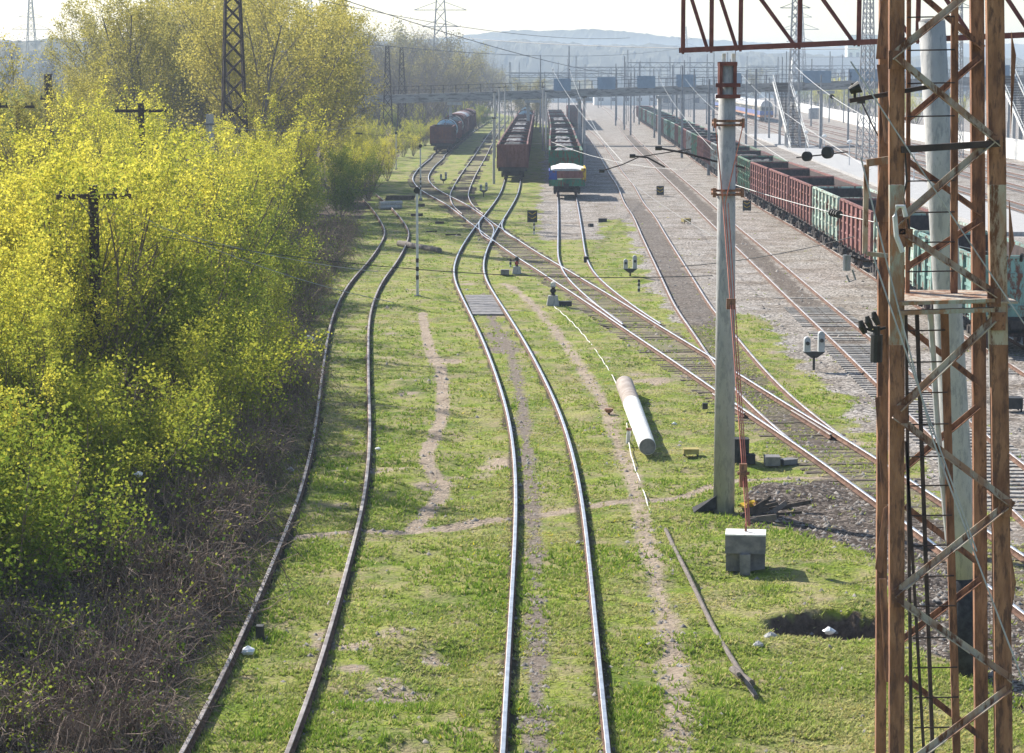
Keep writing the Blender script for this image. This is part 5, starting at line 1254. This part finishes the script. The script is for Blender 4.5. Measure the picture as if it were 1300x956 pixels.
# small boxes and blocks
def block(px, py, s, mt, label, cat='block', rz=0, legs=0):
    g = G(px, py); t = thing(cat.replace(' ', '_'), label, cat, g, rz); m = MB(); m.box((0, 0, s[2]/2+legs), s); m.box((0, 0, s[2]+legs+.012), (s[0]*1.04, s[1]*1.04, .022)); m.build('body', mt, t)
    if legs: 
        m = MB()
        for a in (-1, 1):
            for b in (-1, 1): m.box((a*s[0]*.42, b*s[1]*.42, legs/2), (.05, .05, legs))
        m.build('feet', 'black', t)
block(765, 283, (.6, .4, .3), 'tar', 'small dark box on the gravel right of the gravel train track', 'junction box')
block(750, 288, (.3, .3, .2), 'tar', 'tiny black lump beside the small dark box on gravel', 'block', .4)
block(871, 284, (.55, .5, .22), 'yellow_old', 'yellowish box on short legs between the middle tracks', 'junction box', .3, .14)
block(877, 578, (.42, .32, .12), 'yellow_old', 'yellow topped flat block on the grass left of the concrete pole', 'junction box', 0, .05)
block(895, 519, (.16, .16, .16), 'black', 'small black stub in the grass above the lying column', 'block')
block(940, 586, (.42, .4, .62), 'tar', 'dark equipment cabinet standing behind the concrete pole', 'cabinet')
block(952, 588, (.26, .3, .22), 'tar', 'small dark block against the right side of the cabinet', 'block')
block(980, 590, (.40, .45, .22), 'concrete_dark', 'grey concrete block left of the pair near the ladder track', 'concrete block')
block(1000, 589, (.44, .3, .12), 'concrete_dark', 'flat broken concrete piece right of the grey block', 'concrete block', .5)
block(1286, 522, (.5, .5, .32), 'black', 'dark cable box with yellow lid right of the rusty tower', 'junction box', 0, .1)
block(715, 389, (.75, .35, .22), 'black', 'black point motor box beside the white hooded dwarf signal', 'point motor', .1)
block(641, 349, (.45, .35, .26), 'concrete_dark', 'small grey box left of the red dwarf signal', 'junction box')
block(784, 339, (.3, .3, .3), 'tar', 'little black switch stand beside the rail of the gravel train track', 'switch stand') if False else None
block(744, 333, (.25, .5, .3), 'tar', 'little black switch stand at the rail right of the gravel train track', 'switch stand')
# debris pile
R4 = random.Random(8)
for i in range(16):
    g = G(955+R4.uniform(-18, 26), 652+R4.uniform(-8, 12)); m = MB(); L = R4.uniform(.4, 1.2); a = R4.uniform(-.9, .9)
    d = Vector((math.cos(a)*L, math.sin(a)*L*.5, R4.uniform(0, .35))); m.beam(g+Vector((0, 0, .04)), g+d+Vector((0, 0, .06)), R4.uniform(.06, .14), .04); tag(m.build('broken_board', 'wood_sleeper' if i % 3 else 'log'), 'broken dark board in the scrap heap at the foot of the concrete pole', 'board', 'scrap boards at the foot of the concrete pole')
g = G(955, 648); t = thing('rag', 'crumpled rust and pale yellow rag on the scrap heap at the pole', 'rag', g); m = MB(); V = []
for i in range(6):
    for j in range(5): V.append(((i-2.5)*.12, (j-2)*.12, .18+R4.uniform(-.06, .08)-.03*abs(i-2.5)))
m.add(V, [(i*5+j, (i+1)*5+j, (i+1)*5+j+1, i*5+j+1) for i in range(5) for j in range(4)]); m.build('cloth', 'yellow', t)
# litter
def bag(px, py, s, z, label, seed, mt='bag'):
    r = random.Random(seed); g = G(px, py) if z is None else z; m = MB(); n = 8; V = []
    for i in range(5):
        for k in range(n): a = 2*PI*k/n; rr = math.sin(PI*(i+.3)/4.6)*s*r.uniform(.7, 1.2); V.append((math.cos(a)*rr, math.sin(a)*rr, max(0, i*s*.3+r.uniform(-.1, .1)*s)))
    m.add(V, [(i*n+k, i*n+(k+1) % n, (i+1)*n+(k+1) % n, (i+1)*n+k) for i in range(4) for k in range(n)]+[tuple(4*n+k for k in range(n))]); o = m.build('plastic_bag', mt); o.location = g; tag(o, label, 'litter')
bag(176, 604, .11, Q(176, 606, 49), 'white plastic bag caught high in the green bushes at the left', 1)
bag(392, 436, .26, None, 'pale blue plastic sheet at the thicket edge beside the siding', 2)
bag(480, 572, .08, None, 'small white litter scrap just right of the siding rail', 3); bag(856, 540, .08, None, 'tiny turquoise litter scrap on the grass right of the lying column', 4)
bag(369, 600, .12, None, 'pale stone like litter left of the siding rail near the brambles', 5, 'concrete'); bag(1052, 806, .12, None, 'white litter lying in the pit near the tower', 6)
bag(962, 824, .12, None, 'pale stone in the grass right of the old pipe', 7, 'concrete'); bag(978, 813, .13, None, 'grey stone right of the pale stone by the old pipe', 8, 'concrete'); bag(734, 691, .07, None, 'pale stone against the right rail of the middle track', 9, 'concrete')
bag(315, 832, .14, None, 'faded blue litter in the dead brush at the bottom left', 10)
g = G(322, 812); t = thing('rail_clamp', 'small black iron stand against the left siding rail near the bottom', 'iron stand', g); m = MB(); m.box((.12, 0, .12), (.14, .2, .3)); m.box((.12, 0, .01), (.26, .3, .04)); m.build('body', 'black', t)
# ---------------------------------------------------------------- wires
def wire(a, b, sag, r, mt, label, ins=()):
    t = thing('overhead_wire', label, 'wire'); a = Vector(a); b = Vector(b); n = 24
    pts = [a.lerp(b, i/n)-Vector((0, 0, sag*4*(i/n)*(1-i/n))) for i in range(n+1)]; m = MB(); m.tube(pts, r, 4, 0, False); m.build('strand', mt, t)
    for f_ in ins:
        p = a.lerp(b, f_)-Vector((0, 0, sag*4*f_*(1-f_))); d = (b-a).normalized(); m = MB()
        for k in range(4): m.tube([p+d*(.16*k), p+d*(.16*k+.05)], .085, 8)
        m.build('insulator', 'black', t)
def W2(x0, y0, Y0, x1, y1, Y1, sag, r, mt, label, ins=()):
    if Y0 < 36: Y0 *= KT; Y1 *= KT
    wire(Q(x0, y0, Y0), Q(x1, y1, Y1), sag, r, mt, label, ins)
W2(1080, 78, 34.0, 1320, 440, 33.5, .02, .009, 'wire', 'pale wire crossing the rusty tower from upper left to lower right')
W2(1093, 200, 35.0, 1185, 560, 34.5, .05, .011, 'wire', 'pale wire falling past the left leg of the rusty tower')
W2(1185, 560, 34.5, 1305, 880, 33.5, .03, .011, 'wire', 'lower pale wire in front of the tower base')
W2(1110, 330, 35.0, 1240, 700, 34.2, .03, .011, 'wire', 'second pale wire crossing in front of the tower ladder')
W2(1010, 85, 120, 1130, 165, 60, .2, .011, 'wire', 'wire running from the footbridge down to the rusty tower', (.55,))
W2(940, 92, 300, 1105, 215, 60, .5, .011, 'wire', 'contact wire above the passenger tracks', (.3,))
W2(1160, 300, 45, 1330, 332, 44, .03, .009, 'wire', 'pale wire with spacers in front of the near teal wagon', (.8,))
W2(700, 85, 330, 790, 205, 110, .6, .011, 'wire', 'contact wire above the gravel train', (.06,))
W2(722, 85, 330, 760, 170, 150, .5, .011, 'wire', 'right hand contact wire above the gravel train', (.06,))
W2(835, 95, 330, 905, 190, 110, .6, .011, 'wire', 'contact wire running to the concrete pole', (.05,))
W2(870, 100, 320, 1000, 205, 90, .6, .011, 'wire', 'contact wire passing right of the concrete pole')
W2(430, 28, 300, 1090, 62, 140, 1.0, .022, 'wire_dark', 'long dark wire crossing the sky from the left trees to the crossbeam')
W2(380, -5, 150, 800, 48, 300, 1.0, .022, 'wire_dark', 'upper dark wire sloping across the pale sky')
W2(437, 0, 150, 860, 100, 420, 1.5, .03, 'wire_dark', 'dark wire descending towards the middle of the footbridge')
W2(455, 55, 330, 860, 62, 700, 2.0, .05, 'wire_dark', 'faint wire from the left lattice masts to the far yard')
W2(120, 245, 62, 500, 384, 62, .35, .009, 'wire', 'pale wire from the near telegraph pole across the siding', )
W2(75, 248, 62, 480, 345, 75, .3, .009, 'wire', 'second pale wire from the near telegraph pole')
W2(148, 140, 105, 460, 160, 150, .6, .009, 'wire', 'thin wire from the straight armed telegraph pole to the right')
W2(205, 300, 60, 905, 350, 62, .4, .011, 'wire_dark', 'thin dark wire crossing low over the middle track')
W2(440, 168, 200, 760, 183, 190, .3, .012, 'wire_dark', 'cross wire in front of the short train on the left', (.04,))
W2(445, 240, 140, 700, 243, 140, .3, .011, 'wire_dark', 'cross wire low over the switches')
W2(770, 205, 100, 905, 300, 62, .15, .010, 'wire_dark', 'thin dark wire over the cinder track')
W2(865, 338, 62, 1085, 300, 60, .12, .012, 'wire_dark', 'thin dark wire right of the concrete pole over the ballast')
W2(925, 232, 56, 1110, 282, 45, .05, .009, 'wire', 'pale wire along the side of the red wagons', (.75,))
W2(700, 180, 110, 860, 215, 90, .25, .009, 'wire', 'pale wire passing above the tarpaulin covered wagon')
# cantilever bracket arms hanging over the middle tracks
def bracket(pts, Y, r, label):
    t = thing('cantilever_arm', label, 'bracket'); m = MB(); m.tube([Q(x, y, Y) for x, y in pts], r, 6); m.build('tube', 'dark_steel', t)
    m = MB(); p = Q(*pts[0], Y); m.tube([p-Vector((.1, 0, 0)), p+Vector((.1, 0, 0))], .07, 8); m.build('insulator', 'black', t)
bracket([(836, 188), (868, 194), (905, 204), (945, 213)], 70, .035, 'dark cantilever tube reaching to the concrete pole above the gravel')
bracket([(803, 198), (822, 200), (844, 212)], 80, .035, 'short dark cantilever tube with bent end above the gravel')
bracket([(764, 217), (790, 209), (812, 199), (878, 189)], 84, .022, 'thin dark steady arm left of the longer cantilever tube')
bracket([(1093, 128), (1108, 160), (1118, 178)], 58, .02, 'thin bracket hanging beside the floodlight arm')
# thin masts in the middle yard between trains
for i, (px, Y, h, r) in enumerate([(628, 300, 8.5, .16), (634, 330, 9, .14), (641, 345, 9, .14), (689, 330, 9, .14), (693, 300, 8.6, .12), (741, 255, 8.2, .2), (627, 225, 6.4, .13)]):
    t = thing('yard_pole', ['grey pole left of the middle dark red train', 'grey pole behind the left one beside the dark red train', 'third grey pole in the cluster beside the dark red train', 'grey pole in the gap between the two parked trains', 'thinner pole in the gap between the parked trains', 'stout grey pole right of the gravel train', 'nearest slim post left of the dark red wagons'][i], 'pole', (PX(px, Y), Y, 0)); m = MB(); m.tube([(0, 0, 0), (0, 0, h)], [r, r*.75], 8); m.build('shaft', 'concrete', t); m = MB(); m.box((0, 0, h+.06), (r*3, r*3, .12)); m.build('cap', 'black', t)
# ---------------------------------------------------------------- light, sky, haze
sd = Vector((1.0, -1.1, -1.0)).normalized()
sun = bpy.data.lights.new('sun', 'SUN'); so = bpy.data.objects.new('sun', sun); COL.objects.link(so)
sun.energy = 5.0; sun.angle = math.radians(.55); sun.color = (1, .94, .84); so.rotation_euler = sd.to_track_quat('-Z', 'Y').to_euler(); so.location = (-40, 60, 60)
w = bpy.data.worlds.new('World'); S.world = w; w.use_nodes = True; wt = w.node_tree
sky = wt.nodes.new('ShaderNodeTexSky'); sky.sky_type = 'NISHITA'; sky.sun_disc = False
sky.sun_elevation = math.asin(-sd.z); sky.sun_rotation = math.atan2(-sd.x, -sd.y)
sky.dust_density = .8; sky.air_density = 1.0; sky.ozone_density = 1.0
bg = wt.nodes['Background']; bg.inputs['Strength'].default_value = .09; wt.links.new(sky.outputs[0], bg.inputs['Color'])
hz = MB().box((300, 2600, 25.5), (7000, 6000, 65)).build('haze', [])
hm = bpy.data.materials.new('haze'); hm.use_nodes = True; ht = hm.node_tree
ht.nodes.remove(ht.nodes['Principled BSDF']); pv = ht.nodes.new('ShaderNodeVolumePrincipled')
pv.inputs['Color'].default_value = (.68, .82, 1, 1); pv.inputs['Density'].default_value = .00034; pv.inputs['Anisotropy'].default_value = .1
ht.links.new(pv.outputs[0], [n for n in ht.nodes if n.type == 'OUTPUT_MATERIAL'][0].inputs['Volume'])
hz.data.materials.append(hm); tag(hz, 'pale blue spring haze filling the air over the yard', 'haze', None, 'stuff')
S.render.engine = 'CYCLES'; c = S.cycles
c.use_denoising = True; c.max_bounces = 6; c.diffuse_bounces = 3; c.glossy_bounces = 2; c.transmission_bounces = 4; c.volume_bounces = 0
c.transparent_max_bounces = 8; c.use_adaptive_sampling = True; c.adaptive_threshold = .02; c.caustics_reflective = False; c.caustics_refractive = False
c.sample_clamp_indirect = 4
vs = S.view_settings; S.display_settings.display_device = 'sRGB'; vs.view_transform = 'Standard'; vs.look = 'None'; vs.exposure = .98; vs.gamma = 1
